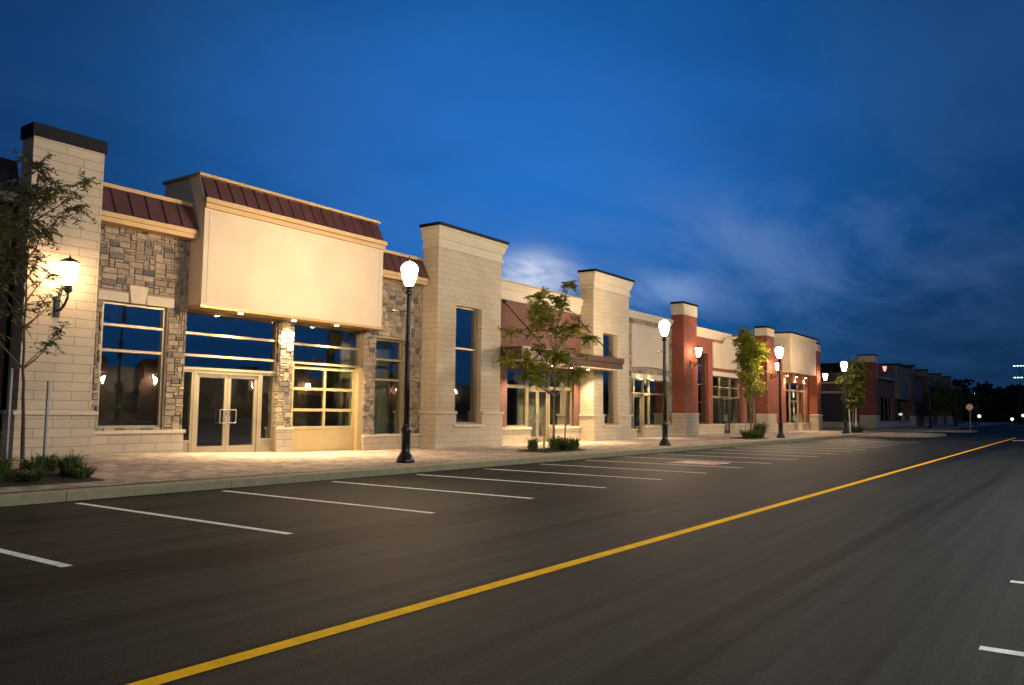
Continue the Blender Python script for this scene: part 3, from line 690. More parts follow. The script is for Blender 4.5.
pieces(t, 'ledge', 'ledge', (W-.30, W+.15, 36.4, 38.34, .603, .66), (W-.30, W+.15, 39.45, 42.95, .723, .80))
m = MB(); m.box(W-.34, W+.02, 38.35, 39.45, .15, .235); m.build('threshold', M['concrete'], t)
q = MB(); q.box(W-.05, W+.01, 39.30, 39.60, 3.0, 3.26); q.build('light_box', M['frame'], t)
downlight(t, W+.22, 39.9, 3.27, 450); downlight(t, W+.22, 38.6, 3.27, 350)
shell(t, 36.3, 42.9, 6.5)

def brick_pier(label, y0, y1, xf, zs_=(1.52, 7.10, 7.72, 7.84)):
    return pier('brick_pier', label, y0, y1, xf, W+.02, zs_[3], zs_[0], zs_[1], zs_[2], 'brick', 'block', 'cream_pale', .07)
brick_pier('tallest red brick pier with pale top band and lit lantern, left of arched sign panel', 42.92, 44.82, -18.45)

# red shop with arched sign panel
t = thing('red_shop', 'red brick shop with cream arched sign panel over its dark glass front', 'shop', (W, 51, .2))
RH = [(46.75,48.42,.86,5.22),(49.15,54.50,.15,3.88),(55.35,56.95,.86,5.22)]
m = MB(); m.wall(W-.35, W, 44.7, 57.3, -.02, 6.2, RH); m.build('front_wall', M['brick'], t)
m = MB(); flared_top(m, W-.5, W, 44.95, 57.1, [(6.2,6.32,.03,.05),(6.323,6.62,.06,.14),(6.623,6.74,.17,.17)]); m.build('cornice', M['cream_pale'], t)
cyc = 51.85
arch = [(49.15,4.40),(54.55,4.40),(54.55,6.0)] + [(cyc+1.75-.45*k/6, 6.0+.06*math.sin(PI*k/12)-.04*k/6) for k in range(1,6)] + [(cyc+1.2*math.cos(a), 5.98+.50*math.sin(a)) for a in [PI*k/16 for k in range(17)]] + [(cyc-1.3-.45*k/6, 5.96+.04*k/6) for k in range(1,6)] + [(49.15,6.0)]
m = MB(); m.prism(arch, W-.02, W+.07, axis='x'); pn = m.build('arched_panel', M['cream'], t)
q = MB(); top = arch[2:]
for (a, c), (a2, c2) in zip(top, top[1:]):
    q.add([(W-.02,a,c+.003),(W+.14,a,c+.003),(W+.14,a2,c2+.003),(W-.02,a2,c2+.003),(W-.02,a,c+.07),(W+.14,a,c+.07),(W+.14,a2,c2+.07),(W-.02,a2,c2+.07)], [(3,2,1,0),(4,5,6,7),(0,1,5,4),(1,2,6,5),(2,3,7,6),(3,0,4,7)])
q.build('panel_trim', M['fascia'], pn)
m = MB(); m.box(W-.02, W+.06, 49.10, 54.58, 3.885, 4.18); m.build('header', M['cream_pale'], t)
window(t, 46.75, 48.42, .86, 5.22, hs=(2.2, 3.3, 4.2), x=W-.25, mat='frame_dark'); window(t, 55.35, 56.95, .86, 5.22, hs=(2.2, 3.3, 4.2), x=W-.25, mat='frame_dark')
window(t, 49.15, 50.85, .82, 2.56, x=W-.25, mat='frame_dark'); window(t, 52.75, 54.50, .82, 2.56, x=W-.25, mat='frame_dark')
window(t, 49.15, 54.50, 2.565, 3.88, vs=(50.85, 52.75), hs=(3.22,), x=W-.25, mat='frame', w=.05)
door_leaf(t, 50.90, 51.79, .22, 2.52, W-.25, True, 'frame_dark'); door_leaf(t, 51.80, 52.70, .22, 2.52, W-.25, False, 'frame_dark')
pieces(t, 'sill_wall', 'block', (W-.30, W+.10, 44.95, 50.86, -.02, .76), (W-.30, W+.10, 52.74, 57.1, -.02, .76))
pieces(t, 'ledge', 'ledge', (W-.30, W+.16, 44.95, 50.87, .763, .85), (W-.30, W+.16, 52.73, 57.1, .763, .85))
shell(t, 44.9, 57.2, 6.5)
brick_pier('red brick pier with pale top band, between arched panel shop and corner shop', 57.28, 58.92, -18.35, (1.52, 7.08, 7.62, 7.76))

# corner shop
t = thing('corner_shop', 'red brick corner shop under a big plain cream box with three small wall spots', 'shop', (W, 65, .2))
m = MB(); m.wall(W-.35, W+.2, 58.7, 70.4, -.02, 6.6, [(63.75,69.6,.15,4.0)]); m.build('front_wall', M['brick'], t)
m = MB(); m.box(W-8, W-.36, 71.0, 71.35, -.02, 6.6); m.box(W-.36, W-.1, 70.41, 71.35, -.02, 6.6); m.build('side_wall', M['brick'], t)
m = MB(); m.box(W-2, -18.4, 63.0, 70.25, 4.82, 7.46); sb = m.build('sign_box', M['cream'], t)
q = MB(); flared_top(q, W-2, -18.4, 63.0, 70.25, [(7.46,7.56,.03,.05),(7.563,7.72,.07,.13)]); q.build('cornice', M['cream_pale'], sb)
q = MB(); q.box(W-2.1, -18.22, 62.82, 70.43, 7.723, 7.84); q.build('cap', M['capmetal'], sb)
q = MB(); q.box(W+.2, -18.38, 62.97, 70.28, 4.74, 4.817); q.build('soffit', M['cream_pale'], sb)
x = W-.02
window(t, 63.75, 69.6, 3.42, 4.0, vs=(65.5, 67.6), x=x); window(t, 63.75, 65.45, .82, 3.415, x=x); window(t, 67.65, 69.6, .82, 3.415, x=x); window(t, 65.455, 67.645, 2.6, 3.415, x=x)
door_leaf(t, 65.52, 66.54, .22, 2.56, x, True); door_leaf(t, 66.56, 67.58, .22, 2.56, x, False)
pieces(t, 'sill_wall', 'block', (x-.2, W+.29, 59.0, 65.45, -.02, .74), (x-.2, W+.29, 67.65, 70.3, -.02, .74))
pieces(t, 'ledge', 'ledge', (x-.2, W+.35, 59.0, 65.46, .743, .82), (x-.2, W+.35, 67.64, 70.3, .743, .82))
for y0, z0, w, h in ((66.05,2.85,.42,.42),(66.1,1.65,.3,.4)):
    q = MB(); q.box(x+.075, x+.08, y0, y0+w, z0, z0+h); nt_ = q.build('paper_notice', M['paper'], t)
    q = MB()
    for k in range(4): q.box(x+.08, x+.083, y0+.05, y0+w-.05-.04*(k%2), z0+h-.08-k*.085, z0+h-.06-k*.085)
    q.build('printed_lines', M['ink'], nt_)
for y in (63.6, 66.2, 68.8):
    q = MB(); q.lathe((W+.42, y, 4.50), [(.05,0),(.12,.03),(.12,.2),(.05,.24)], 12); q.tube([(W+.2,y,4.64),(W+.42,y,4.64)], .03, 6); q.build('wall_spot', M['black'], t)
    downlight(t, W+.36, y, 4.50, 520, .07, 110)
shell(t, 58.9, 70.8, 6.9)
brick_pier('red brick pier with pale band at the far street corner of the lit row', 70.32, 71.42, -18.35, (1.52, 6.86, 7.42, 7.54))
#@@BUILD2
# ------------------------------------------------------------ street lamps
def ribs(m, c, r0, r1, z0, z1, n, w):
    for k in range(n):
        a = 2*PI*(k+.5)/n
        m.tube([(c[0]+r0*math.cos(a), c[1]+r0*math.sin(a), z0), (c[0]+r1*math.cos(a), c[1]+r1*math.sin(a), z1)], w, 5)
def make_lamp(label, base, lit=True, group='black street lamps along the kerb', glow='lamp_glow'):
    t = thing('street_lamp', label, 'street lamp', base, group); c = base
    m = MB(); m.lathe(c, [(.24,0),(.24,.06),(.225,.11),(.17,.20),(.125,.27),(.115,.30),(.115,.78),(.135,.80),(.135,.86),(.10,.90),(.09,.98)], 20); m.build('base', M['black'], t, True)
    m = MB(); m.lathe(c, [(.085,.98),(.075,2.0),(.058,4.28),(.058,4.30)], 14); m.build('pole', M['black'], t, True)
    m = MB(); m.lathe(c, [(.06,4.30),(.11,4.33),(.11,4.37),(.065,4.42),(.065,4.46),(.13,4.50),(.13,4.53)], 14); m.build('collar', M['black'], t)
    m = MB(); m.lathe(c, [(.085,2.96),(.085,3.06)], 12); m.build('ring', M['black'], t)
    m = MB()
    m.tube([(c[0],c[1]-.05,c[2]+3.86),(c[0],c[1]-.3,c[2]+3.87),(c[0],c[1]-.58,c[2]+3.82)], .016, 6); m.tube([(c[0],c[1]+.05,c[2]+3.86),(c[0],c[1]+.16,c[2]+3.87)], .016, 6)
    m.lathe((c[0],c[1]-.59,c[2]+3.79), [(.0,0),(.03,.02),(.03,.05),(.0,.07)], 8); m.lathe((c[0],c[1]+.17,c[2]+3.84), [(.0,0),(.025,.02),(.0,.05)], 8)
    m.tube([(c[0],c[1]-.05,c[2]+3.0),(c[0],c[1]-.16,c[2]+3.0)], .014, 6); m.tube([(c[0],c[1]+.05,c[2]+3.0),(c[0],c[1]+.2,c[2]+3.0)], .014, 6)
    m.build('banner_arm', M['black'], t)
    m = MB(); m.lathe(c, [(.05,5.17),(.045,5.20),(.02,5.22),(.02,5.26),(.006,5.32)], 12); m.build('finial', M['black'], t)
    m = MB(); m.lathe(c, [(.08,4.535),(.12,4.60),(.165,4.74),(.20,4.88),(.212,4.96),(.204,5.03),(.165,5.10),(.10,5.145),(.05,5.168)], 20); m.build('globe', M[glow if lit else 'glass'], t, True)
    return t
LX = -14.2
make_lamp('lit black street lamp on the pavement in front of the stone shop', (LX, 15.45, .168))
make_lamp('lit black street lamp on the pavement in front of the cream shop', (LX, 31.05, .166))
make_lamp('lit black street lamp standing before the corner shop and its cream box', (LX, 46.55, .166))
make_lamp('lit black street lamp at the street corner next to a small tree with pale stakes', (LX, 61.7, .163))

# ----------------------------------------------------------- wall lanterns
def wall_lantern(label, x, y, z, s=1.0, glow='lantern_glow', dirx=1, group='lit lanterns on the brick and block piers'):
    t = thing('wall_lantern', label, 'wall lantern', (x, y, z), group)
    m = MB(); m.box(x, x+dirx*.04, y-.07*s, y+.07*s, z-.05*s, z+.42*s); m.box(x+dirx*.04, x+dirx*.07, y-.045*s, y+.045*s, z+.0*s, z+.36*s); m.build('back_plate', M['black'], t)
    X = x+dirx*.50*s; zg = z+.62*s
    m = MB(); pts = [(x+dirx*.06, y, z+.10*s),(x+dirx*.20*s,y,z+.10*s),(x+dirx*.36*s,y,z+.20*s),(X,y,z+.36*s),(X,y,zg-.05*s)]
    m.tube(pts, .03*s, 8); m.tube([(x+dirx*.06,y,z+.32*s),(x+dirx*.22*s,y,z+.30*s),(x+dirx*.30*s,y,z+.18*s)], .018*s, 8); m.build('arm', M['black'], t)
    m = MB(); m.lathe((X,y,zg), [(.05*s,-.16*s),(.09*s,-.10*s),(.075*s,-.03*s),(.10*s,0)], 12); ribs(m, (X,y), .10*s, .20*s, zg, zg+.50*s, 6, .010*s)
    m.lathe((X,y,zg+.50*s), [(.20*s,0),(.205*s,.02*s),(.13*s,.08*s),(.05*s,.11*s),(.02*s,.13*s),(.010*s,.18*s)], 12); ln = m.build('lantern', M['black'], t)
    m = MB(); m.lathe((X,y,zg), [(.085*s,.005*s),(.15*s,.25*s),(.185*s,.49*s)], 12); m.build('glass', M[glow], ln)
    return t
wall_lantern('lit black lantern on the tall pale block pier', -18.6, 8.76, 3.52)
wall_lantern('lit black lantern on the tallest red brick pier, beside the tall dark window', -18.45, 43.85, 4.10, 1.0)
wall_lantern('lit black lantern on the brick pier half behind the third street lamp', -18.35, 58.1, 4.0, 1.0)
wall_lantern('lit black lantern on the brick pier at the far corner, against the dark side street', -18.35, 70.9, 3.75, 1.05)

# ------------------------------------------------------------------- trees
def tree(label, base, clumps, bark, leaf, trunk_r, fork, dens=1.0, leafs=.12, seed=1, lean=0, group='young street trees in the pavement beds'):
    rnd = random.Random(seed); x, y, z = base
    t = thing('street_tree', label, 'tree', base, group)
    m = MB(); lv = MB()
    top = max(c[1] for c in clumps); tx = clumps[0]
    tz = max(clumps, key=lambda c: c[1])
    spine = [Vector((x, y, z-.03)), Vector((x+.01, y+lean*.3, z+(fork-z)*.5)), Vector((x, y+lean*.6, fork)), Vector((x+.02, y+lean, fork+(top-fork)*.45)), Vector((x, tz[0], top-.05))]
    sp = []                                    # smooth spine
    for i in range(len(spine)-1):
        for k in range(4): sp.append(spine[i].lerp(spine[i+1], k/4))
    sp.append(spine[-1])
    for p in sp[3:]: p.x += rnd.uniform(-.012,.012); p.y += rnd.uniform(-.012,.012)
    rr = [trunk_r*(1.25 if i == 0 else 1)*(1-.86*i/(len(sp)-1)) for i in range(len(sp))]
    m.tube(sp, rr, 8)
    def at(zz):
        for p, q in zip(sp, sp[1:]):
            if p.z <= zz <= q.z: return p.lerp(q, (zz-p.z)/(q.z-p.z+1e-6))
        return sp[-1]
    for cl in clumps:
        cy, cz, r = cl[:3]; d = cl[3] if len(cl) > 3 else 1.0
        cx = x + rnd.uniform(-.3, .3)
        c = Vector((cx, cy, cz)); off = (c - Vector((x, y, cz))).length
        z0 = max(fork+.02, cz - .35 - off*.75); p0 = at(z0)
        mid = p0.lerp(c, .5) + Vector((rnd.uniform(-.06,.06), rnd.uniform(-.06,.06), -.06 + rnd.uniform(0,.1)))
        br = [p0, p0.lerp(mid,.5)+Vector((rnd.uniform(-.03,.03),rnd.uniform(-.03,.03),0)), mid, mid.lerp(c,.5)+Vector((0,0,.03)), c]
        r0 = trunk_r*.42
        m.tube(br, [r0, r0*.75, r0*.55, r0*.4, r0*.25], 6)
        nt = int(12 + r*36*d)
        for k in range(nt):
            s0 = c if k > nt*.35 else mid.lerp(c, rnd.random())
            u = Vector((rnd.gauss(0,1), rnd.gauss(0,1), rnd.gauss(.1,.75))).normalized()
            ln = r*rnd.uniform(.45,1.55)
            e = s0 + u*ln + Vector((0,0,-.14*ln)); md = s0 + u*ln*.5 + Vector((0,0,.06*ln))
            m.tube([s0, md, e], [.010, .007, .003], 4, False)
            nl = max(4, int(ln/.026*dens*d))
            for q in range(nl):
                f = (q+.6)/nl; f = .15+.85*f
                p = (s0.lerp(md, f*2) if f < .5 else md.lerp(e, f*2-1))
                for sd in (-1, 1):
                    if rnd.random() > .85: continue
                    dd = (u.cross(Vector((0,0,1))).normalized()*sd + u*rnd.uniform(-.1,.6) + Vector((rnd.gauss(0,.3),rnd.gauss(0,.3),rnd.uniform(-.7,.25)))).normalized()
                    l = leafs*rnd.uniform(.65,1.5); w = l*rnd.uniform(.26,.42)
                    sv = dd.cross(Vector((rnd.gauss(0,.5),rnd.gauss(0,.5),1))).normalized()*w*.5
                    b_ = p + dd*l*.5
                    lv.add([p, b_+sv, p+dd*l, b_-sv], [(0,1,2,3)], min(1,max(0,rnd.gauss(.5,.24))))
    m.build('trunk', M[bark], t); lv.build('crown', M[leaf], t)
    return t
tree('thin dark tree in front of the tall pale pier at near end', (-15.7, 6.98, .28),
     [(6.95,5.95,.34),(7.25,5.55,.40),(7.72,5.78,.2),(7.5,5.25,.30),(6.7,5.35,.45),(6.2,5.3,.55),(6.9,4.95,.42),(6.35,4.6,.5),(7.15,4.75,.30),(6.0,4.0,.55),(6.1,3.2,.45),(6.6,4.1,.3),(7.05,4.2,.25,.5),(7.25,3.95,.2,.3),(7.55,3.72,.18,.22),(7.2,3.45,.2,.22),(6.7,3.2,.2,.25),(7.55,2.95,.22,.2),(7.35,2.68,.2,.22),(5.6,4.6,.6),(5.5,3.6,.5)],
     'bark', 'leaf_dark', .042, 2.15, .8, .088, 11, -.15)
tree('green tree with two stakes, in the bed before the canopied brick shop', (-15.0, 23.75, .17),
     [(22.75,5.3,.44),(22.4,4.9,.32),(22.1,4.4,.42),(24.35,6.0,.34),(24.75,5.45,.34),(24.1,5.5,.25),(25.0,4.5,.46),(22.8,4.7,.42),(21.0,3.16,.34),(21.6,3.08,.40),(22.3,3.1,.40),(22.9,3.5,.42),(23.7,3.5,.44),(22.1,2.7,.32),(24.4,3.3,.36),(25.1,3.0,.34),(25.9,4.2,.34),(23.8,4.4,.34,.6),(22.9,2.75,.32),(24.2,2.75,.28,.7),(21.5,4.1,.3,.8)],
     'bark_pale', 'leaf', .05, 2.0, 1.25, .118, 22)
tree('green tree with bushy upright crown, in the bed before the arched panel shop', (-15.0, 43.85, .165),
     [(43.9,5.95,.45),(43.2,5.5,.55),(44.6,5.55,.6),(45.4,5.2,.55),(43.6,4.9,.6),(44.6,4.7,.65),(45.6,4.4,.5),(43.0,4.6,.45),(44.0,4.1,.5),(42.7,4.9,.35),(45.9,3.9,.4,.6),(42.6,3.4,.4,.8),(43.4,3.2,.4,.7),(44.8,3.4,.4,.6),(46.3,3.1,.35,.5),(45.2,2.8,.35,.5),(43.0,2.6,.3,.6)],
     'bark_pale', 'leaf', .05, 1.6, 1.0, .17, 33)
tree('olive tree between white stakes at the street corner, right of fourth lamp', (-14.6, 65.9, .163),
     [(66.5,5.3,.7),(67.8,5.2,.7),(65.4,4.6,.6),(66.8,4.6,.7),(68.2,4.4,.7),(65.0,3.8,.6),(66.4,3.7,.7),(67.8,3.5,.6),(64.8,3.0,.5),(66.0,2.8,.5),(67.2,2.7,.5),(69.3,3.1,.5,.5),(64.0,4.2,.4,.6),(63.6,2.4,.3)],
     'bark_pale', 'leaf_dark', .05, 1.7, .9, .2, 44)
def stake(label, x, y, z, h, mat, tilt=(0,0), r=.028, cat='stake'):
    m = MB(); m.tube([(x,y,z-.05),(x+tilt[0],y+tilt[1],z+h)], r, 6)
    return tag(m.build('tree_stake', M[mat], base=(x,y,z)), label, cat, 'stakes beside the young trees')
stake('grey steel stake right of the thin dark tree by the pale pier', -15.46, 7.23, .28, 1.68, 'galv', r=.03)
stake('grey steel stake at the photo edge, left of the thin dark tree', -16.3, 6.95, .3, 1.9, 'galv', r=.03)
stake('slim upright wooden stake left of the trunk before the canopied shop', -15.2, 23.45, .17, 1.75, 'wood', (.02,.05))
stake('leaning wooden stake right of the trunk before the canopied shop', -14.85, 24.2, .17, 1.9, 'wood', (-.05,.28))
stake('wooden stake left of the trunk before the arched panel shop', -15.1, 43.35, .165, 1.9, 'wood', (0,-.05))
stake('wooden stake right of the trunk before the arched panel shop', -15.0, 44.4, .165, 1.9, 'wood', (0,.05))
stake('white stake between fourth lamp and the olive corner tree', -14.6, 65.0, .163, 2.0, 'paper', (0,-.35), .04)
stake('white stake right of the trunk of the olive corner tree', -14.6, 66.7, .163, 2.0, 'paper', (0,.3), .035)
# ------------------------------------------------- planting beds and plants
def bed(label, x0, x1, y0, y1, z):
    m = MB(); rnd = random.Random(int(y0*10)); nx, ny = 6, 10
    vs = [(x0+(x1-x0)*i/nx, y0+(y1-y0)*j/ny, zs(x0+(x1-x0)*i/nx, y0+(y1-y0)*j/ny)+ .006 + (.03+rnd.random()*.035 if 0<i<nx and 0<j<ny else 0)) for j in range(ny+1) for i in range(nx+1)]
    m.add(vs, [(j*(nx+1)+i, j*(nx+1)+i+1, (j+1)*(nx+1)+i+1, (j+1)*(nx+1)+i) for j in range(ny) for i in range(nx)])
    o = m.build('planting_soil', M['soil']); struct(o)
bed('', -16.6, -14.2, 4.2, 7.75, .2); bed('', -15.7, -14.35, 22.3, 25.1, .17); bed('', -15.7, -14.35, 42.4, 45.2, .165); bed('', -15.3, -14.0, 64.6, 67.4, .165)
def clump(label, x, y, h, r, n, seed, group, leafy=False, flower=False):
    rnd = random.Random(seed); m = MB(); z = zs(x, y)+.03
    for k in range(n):
        a = rnd.uniform(0, 2*PI); q = r*math.sqrt(rnd.random())*.45
        p = Vector((x+q*math.cos(a), y+q*math.sin(a), z))
        hh = h*rnd.uniform(.45,1.25); out = r*rnd.uniform(.2,1.25)
        d = Vector((math.cos(a), math.sin(a), 0)); sv = Vector((-math.sin(a), math.cos(a), 0))*rnd.uniform(.006,.012)*(1.6 if leafy else 1)*(1+h)
        p1 = p + d*out*.3 + Vector((0,0,hh*.7)); p2 = p + d*out + Vector((0,0,hh*rnd.uniform(.55,1.0)))
        tn = min(1,max(0,rnd.gauss(.45,.25)))
        m.add([p-sv, p+sv, p1+sv*.9, p1-sv*.9], [(0,1,2,3)], tn); m.add([p1-sv*.9, p1+sv*.9, p2], [(0,1,2)], tn)
        if leafy:
            for j in range(5):
                c = p.lerp(p1, rnd.random()) if j < 3 else p1.lerp(p2, rnd.random()); l = .05+.05*rnd.random()
                u = Vector((rnd.gauss(0,1),rnd.gauss(0,1),rnd.gauss(.3,.6))).normalized(); s_ = u.cross(Vector((0,.3,1))).normalized()*l*.3
                m.add([c, c+u*l*.5+s_, c+u*l, c+u*l*.5-s_], [(0,1,2,3)], min(1,max(0,rnd.gauss(.5,.25))))
    t = thing('bed_plant', label, 'plant', (x, y, z), group); m.build('foliage', M['plant'], t)
    if flower:
        f = MB(); fz = z+h*1.05
        f.tube([(x,y,z),(x+.02,y+.02,fz)], .006, 5)
        f.build('stem', M['bark_pale'], t)
        f = MB()
        for k in range(9):
            a = 2*PI*k/9; f.add([(x+.02,y+.02,fz),(x+.02+.03*math.cos(a-.3),y+.02+.03*math.sin(a-.3),fz+.03),(x+.02+.07*math.cos(a),y+.02+.07*math.sin(a),fz+.035),(x+.02+.03*math.cos(a+.3),y+.02+.03*math.sin(a+.3),fz+.03)], [(0,1,2,3)])
            f.add([(x+.02,y+.02,fz+.01),(x+.02+.02*math.cos(a-.3),y+.02+.02*math.sin(a-.3),fz+.05),(x+.02+.045*math.cos(a),y+.02+.045*math.sin(a),fz+.07),(x+.02+.02*math.cos(a+.3),y+.02+.02*math.sin(a+.3),fz+.05)], [(0,1,2,3)])
        f.build('flower', M['flower'], t)
    return t
g1 = 'plants in the dark bed under the thin tree'
clump('dark grassy plant at the left photo edge, left of thin tree trunk', -14.9, 6.15, .42, .42, 260, 1, g1)
clump('dark grassy plant between thin tree trunk and steel stake', -15.0, 6.85, .36, .34, 220, 2, g1)
clump('leafy bed plant with one yellow flower, in front of pale pier', -14.95, 7.45, .40, .36, 240, 3, g1, False, True)
clump('low grassy plant at the right tip of the dark bed', -14.6, 7.45, .22, .36, 180, 4, g1)
clump('low dark plant at front of the bed under the thin tree', -14.5, 6.6, .22, .34, 180, 5, g1)
clump('bushy dark plant behind the steel stake', -15.6, 7.35, .34, .34, 240, 25, g1)
g2 = 'plants in the bed before the canopied shop'
clump('small round plant standing alone at left of the bed before the canopied shop', -15.05, 22.55, .42, .28, 220, 6, g2)
clump('green plant left of the tree trunk before the canopied shop', -14.75, 23.45, .46, .36, 260, 7, g2)
clump('green plant right of the tree trunk before the canopied shop', -14.85, 24.05, .42, .36, 200, 8, g2, True)
clump('small green plant at right end of the bed before the canopied shop', -14.75, 24.75, .42, .28, 200, 9, g2)
clump('low green plant in front of the tree trunk before the canopied shop', -14.5, 23.8, .3, .3, 150, 10, g2, True)
g3 = 'plants in the bed before the arched panel shop'
clump('low plant at left of the bed before the arched panel shop', -14.9, 42.9, .45, .45, 150, 11, g3, True)
clump('low plant under the tree before the arched panel shop', -14.8, 43.8, .42, .5, 150, 12, g3, True)
clump('taller grassy plant at right of the bed before the arched panel shop', -14.8, 44.7, .85, .5, 240, 13, g3, True)
clump('low green plant at the foot of the olive corner tree', -14.5, 65.9, .5, .6, 150, 14, 'plants at the corner tree', True)
clump('low green plant right of the olive corner tree', -14.5, 67.0, .5, .6, 150, 15, 'plants at the corner tree', True)

# ---------------------------------------------------- round sign at the crossing
sx_, sy_ = -8.95, 87.2
t = thing('round_sign', 'pale round sign on a thin post at the far street corner', 'road sign', (sx_, sy_, .163))
m = MB(); m.tube([(sx_,sy_,.14),(sx_,sy_,2.62)], .035, 8); m.build('post', M['galv'], t)
m = MB(); cz_ = 2.36; r = .31
def disc(m, r, ya, yb):
    n = 28; m.add([(sx_+r*math.cos(2*PI*k/n), ya, cz_+r*math.sin(2*PI*k/n)) for k in range(n)]+[(sx_+r*math.cos(2*PI*k/n), yb, cz_+r*math.sin(2*PI*k/n)) for k in range(n)], [tuple(range(n)), tuple(range(n,2*n))[::-1]]+[(k,n+k,n+(k+1)%n,(k+1)%n) for k in range(n)])
disc(m, r, sy_-.06, sy_-.04); pl_ = m.build('sign_plate', M['sign_face'], t)
m = MB(); n = 28
for k in range(n):
    a, a2 = 2*PI*k/n, 2*PI*(k+1)/n
    m.add([(sx_+q*math.cos(p), sy_-.064, cz_+q*math.sin(p)) for q, p in ((.25,a),(.25,a2),(.285,a2),(.285,a))], [(0,1,2,3)])
m.add([(sx_-.1,sy_-.064,cz_-.13),(sx_-.06,sy_-.064,cz_-.15),(sx_+.1,sy_-.064,cz_+.13),(sx_+.06,sy_-.064,cz_+.15)], [(0,1,2,3)])
m.build('sign_marks', M['sign_rim'], pl_)

# --------------------------------------------- dark shop row over the side street
XF, XS = -18.6, -18.9
t = thing('dark_brick_shop', 'dark red brick corner shop with slate band and shuttered side, across the side street', 'shop', (XS, 95, .16))
m = MB(); m.wall(93.4, 93.05, -32, -20.05, -.02, 6.15, [(-31,-20.6,.75,3.82)], axis='y'); m.wall(XS-.35, XS, 93.41, 106.9, -.02, 5.6, [(95.3,106.2,.85,3.6)]); m.build('wall', M['brick_dark'], t)
m = MB(); m.box(-30.98, -20.62, 93.2, 93.25, .76, 3.81); m.build('shutter', M['frame_dark'], t)
m = MB(); m.box(-32, -20.04, 92.95, 93.045, -.02, .74); m.box(-32, -20.04, 92.97, 93.045, 3.86, 4.1); m.box(-28, -21.5, 92.98, 93.045, 4.9, 5.15); m.box(XS+.003, XS+.09, 95.0, 106.8, -.02, .84); m.build('stone_band', M['block'], t)
m = MB(); m.prism([(93.0,6.2),(93.35,7.2),(94.2,7.2),(94.2,6.2)], -32, -20.06, axis='x'); m.box(XS-9, XS-.36, 94.21, 106.9, 6.2, 6.4); m.build('slate_band', M['capmetal'], t)
mansard(t, 95.15, 106.8, 5.72, 7.3, XS+.5, XS-.2, .6)
m = MB(); m.box(XS-.4, XS+.55, 95.15, 106.85, 5.605, 5.715); m.build('fascia', M['ledge'], t)
window(t, 95.3, 106.2, .85, 3.6, x=XS-.2, vs=(97.4,99.5,101.7,104), hs=(2.7,), mat='frame_dark', w=.09)
m = MB(); m.box(-31, XS-.4, 106.5, 106.8, .1, 5.5); m.box(-31, -30.8, 93.5, 106.4, .1, 5.5); m.build('room_wall', M['interior'], t)
pier('brick_pier', 'unlit dark red brick pier at the corner across the side street', 93.3, 95.05, -18.4, -20.0, 8.05, 1.5, 7.2, 7.9, 'brick', 'block', 'cream_pale', .07, base=.16)
t = thing('pale_box_shop', 'unlit shop with pale rendered box above its dark glass front', 'shop', (XS, 112, .16))
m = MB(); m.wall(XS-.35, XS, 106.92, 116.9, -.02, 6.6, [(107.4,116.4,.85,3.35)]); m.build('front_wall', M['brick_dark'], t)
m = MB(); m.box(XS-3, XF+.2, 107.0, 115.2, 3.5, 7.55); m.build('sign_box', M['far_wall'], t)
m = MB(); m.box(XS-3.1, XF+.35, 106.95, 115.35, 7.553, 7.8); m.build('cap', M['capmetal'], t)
window(t, 107.4, 116.4, .85, 3.35, x=XS-.2, vs=(109.6,112,114.2), hs=(2.5,), mat='frame_dark', w=.09)
m = MB(); m.box(XS+.003, XS+.09, 107, 116.8, -.02, .84); m.build('sill_wall', M['block'], t)
m = MB(); m.box(-31, XS-.4, 116.5, 116.7, .1, 5.5); m.box(-31, -30.8, 107, 116.4, .1, 5.5); m.build('room_wall', M['interior'], t)
ends = [117.0, 128.2, 141.5, 152, 172]
labs = ['first', 'second', 'third', 'fourth']
look = ['unlit brick shop just beyond the pale rendered box', 'unlit brick shop between second and third far piers', 'unlit pale shop deep in the dark row', 'unlit brick shop at the far end of the dark row']
for i in range(4):
    a, c = ends[i]+1.6, ends[i+1]-.02
    t = thing('far_shop', look[i], 'shop', (XS, (a+c)/2, .16), 'dark shops down the street')
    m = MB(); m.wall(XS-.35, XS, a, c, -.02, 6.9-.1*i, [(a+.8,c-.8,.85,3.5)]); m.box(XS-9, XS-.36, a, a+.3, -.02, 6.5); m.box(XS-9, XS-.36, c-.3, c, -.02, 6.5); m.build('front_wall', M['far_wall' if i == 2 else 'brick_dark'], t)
    m = MB(); m.box(XS-.5, XS+.2, a, c, 6.903-.1*i, 7.15-.1*i); m.build('cornice', M['far_wall'], t)
    window(t, a+.8, c-.8, .85, 3.5, x=XS-.2, vs=tuple(a+.8+(c-a-1.6)*k/4 for k in (1,2,3)), hs=(2.6,), mat='frame_dark', w=.1)
    m = MB(); m.box(XS-9.3, XS-9.05, a, c, .1, 6.5); m.build('room_wall', M['interior'], t)
far_lab = ['unlit brick pier right after the pale rendered box shop', 'unlit brick pier behind the dark street trees', 'unlit brick pier far down the dark row', 'smallest unlit brick pier at far end of the dark row']
for i, y in enumerate([117.0, 128.2, 141.5, 152]):
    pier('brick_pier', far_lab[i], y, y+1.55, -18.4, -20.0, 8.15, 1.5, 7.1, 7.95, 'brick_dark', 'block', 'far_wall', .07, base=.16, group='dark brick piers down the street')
wall_lantern('red glowing lamp high on the brick pier across the side street', -18.3, 95.4, 5.6, 1.1, 'red_glow', group='lamps on the dark row')
wall_lantern('red glowing lamp on the farthest dark brick shop', -18.85, 160, 3.9, 1.5, 'red_glow', group='lamps on the dark row')
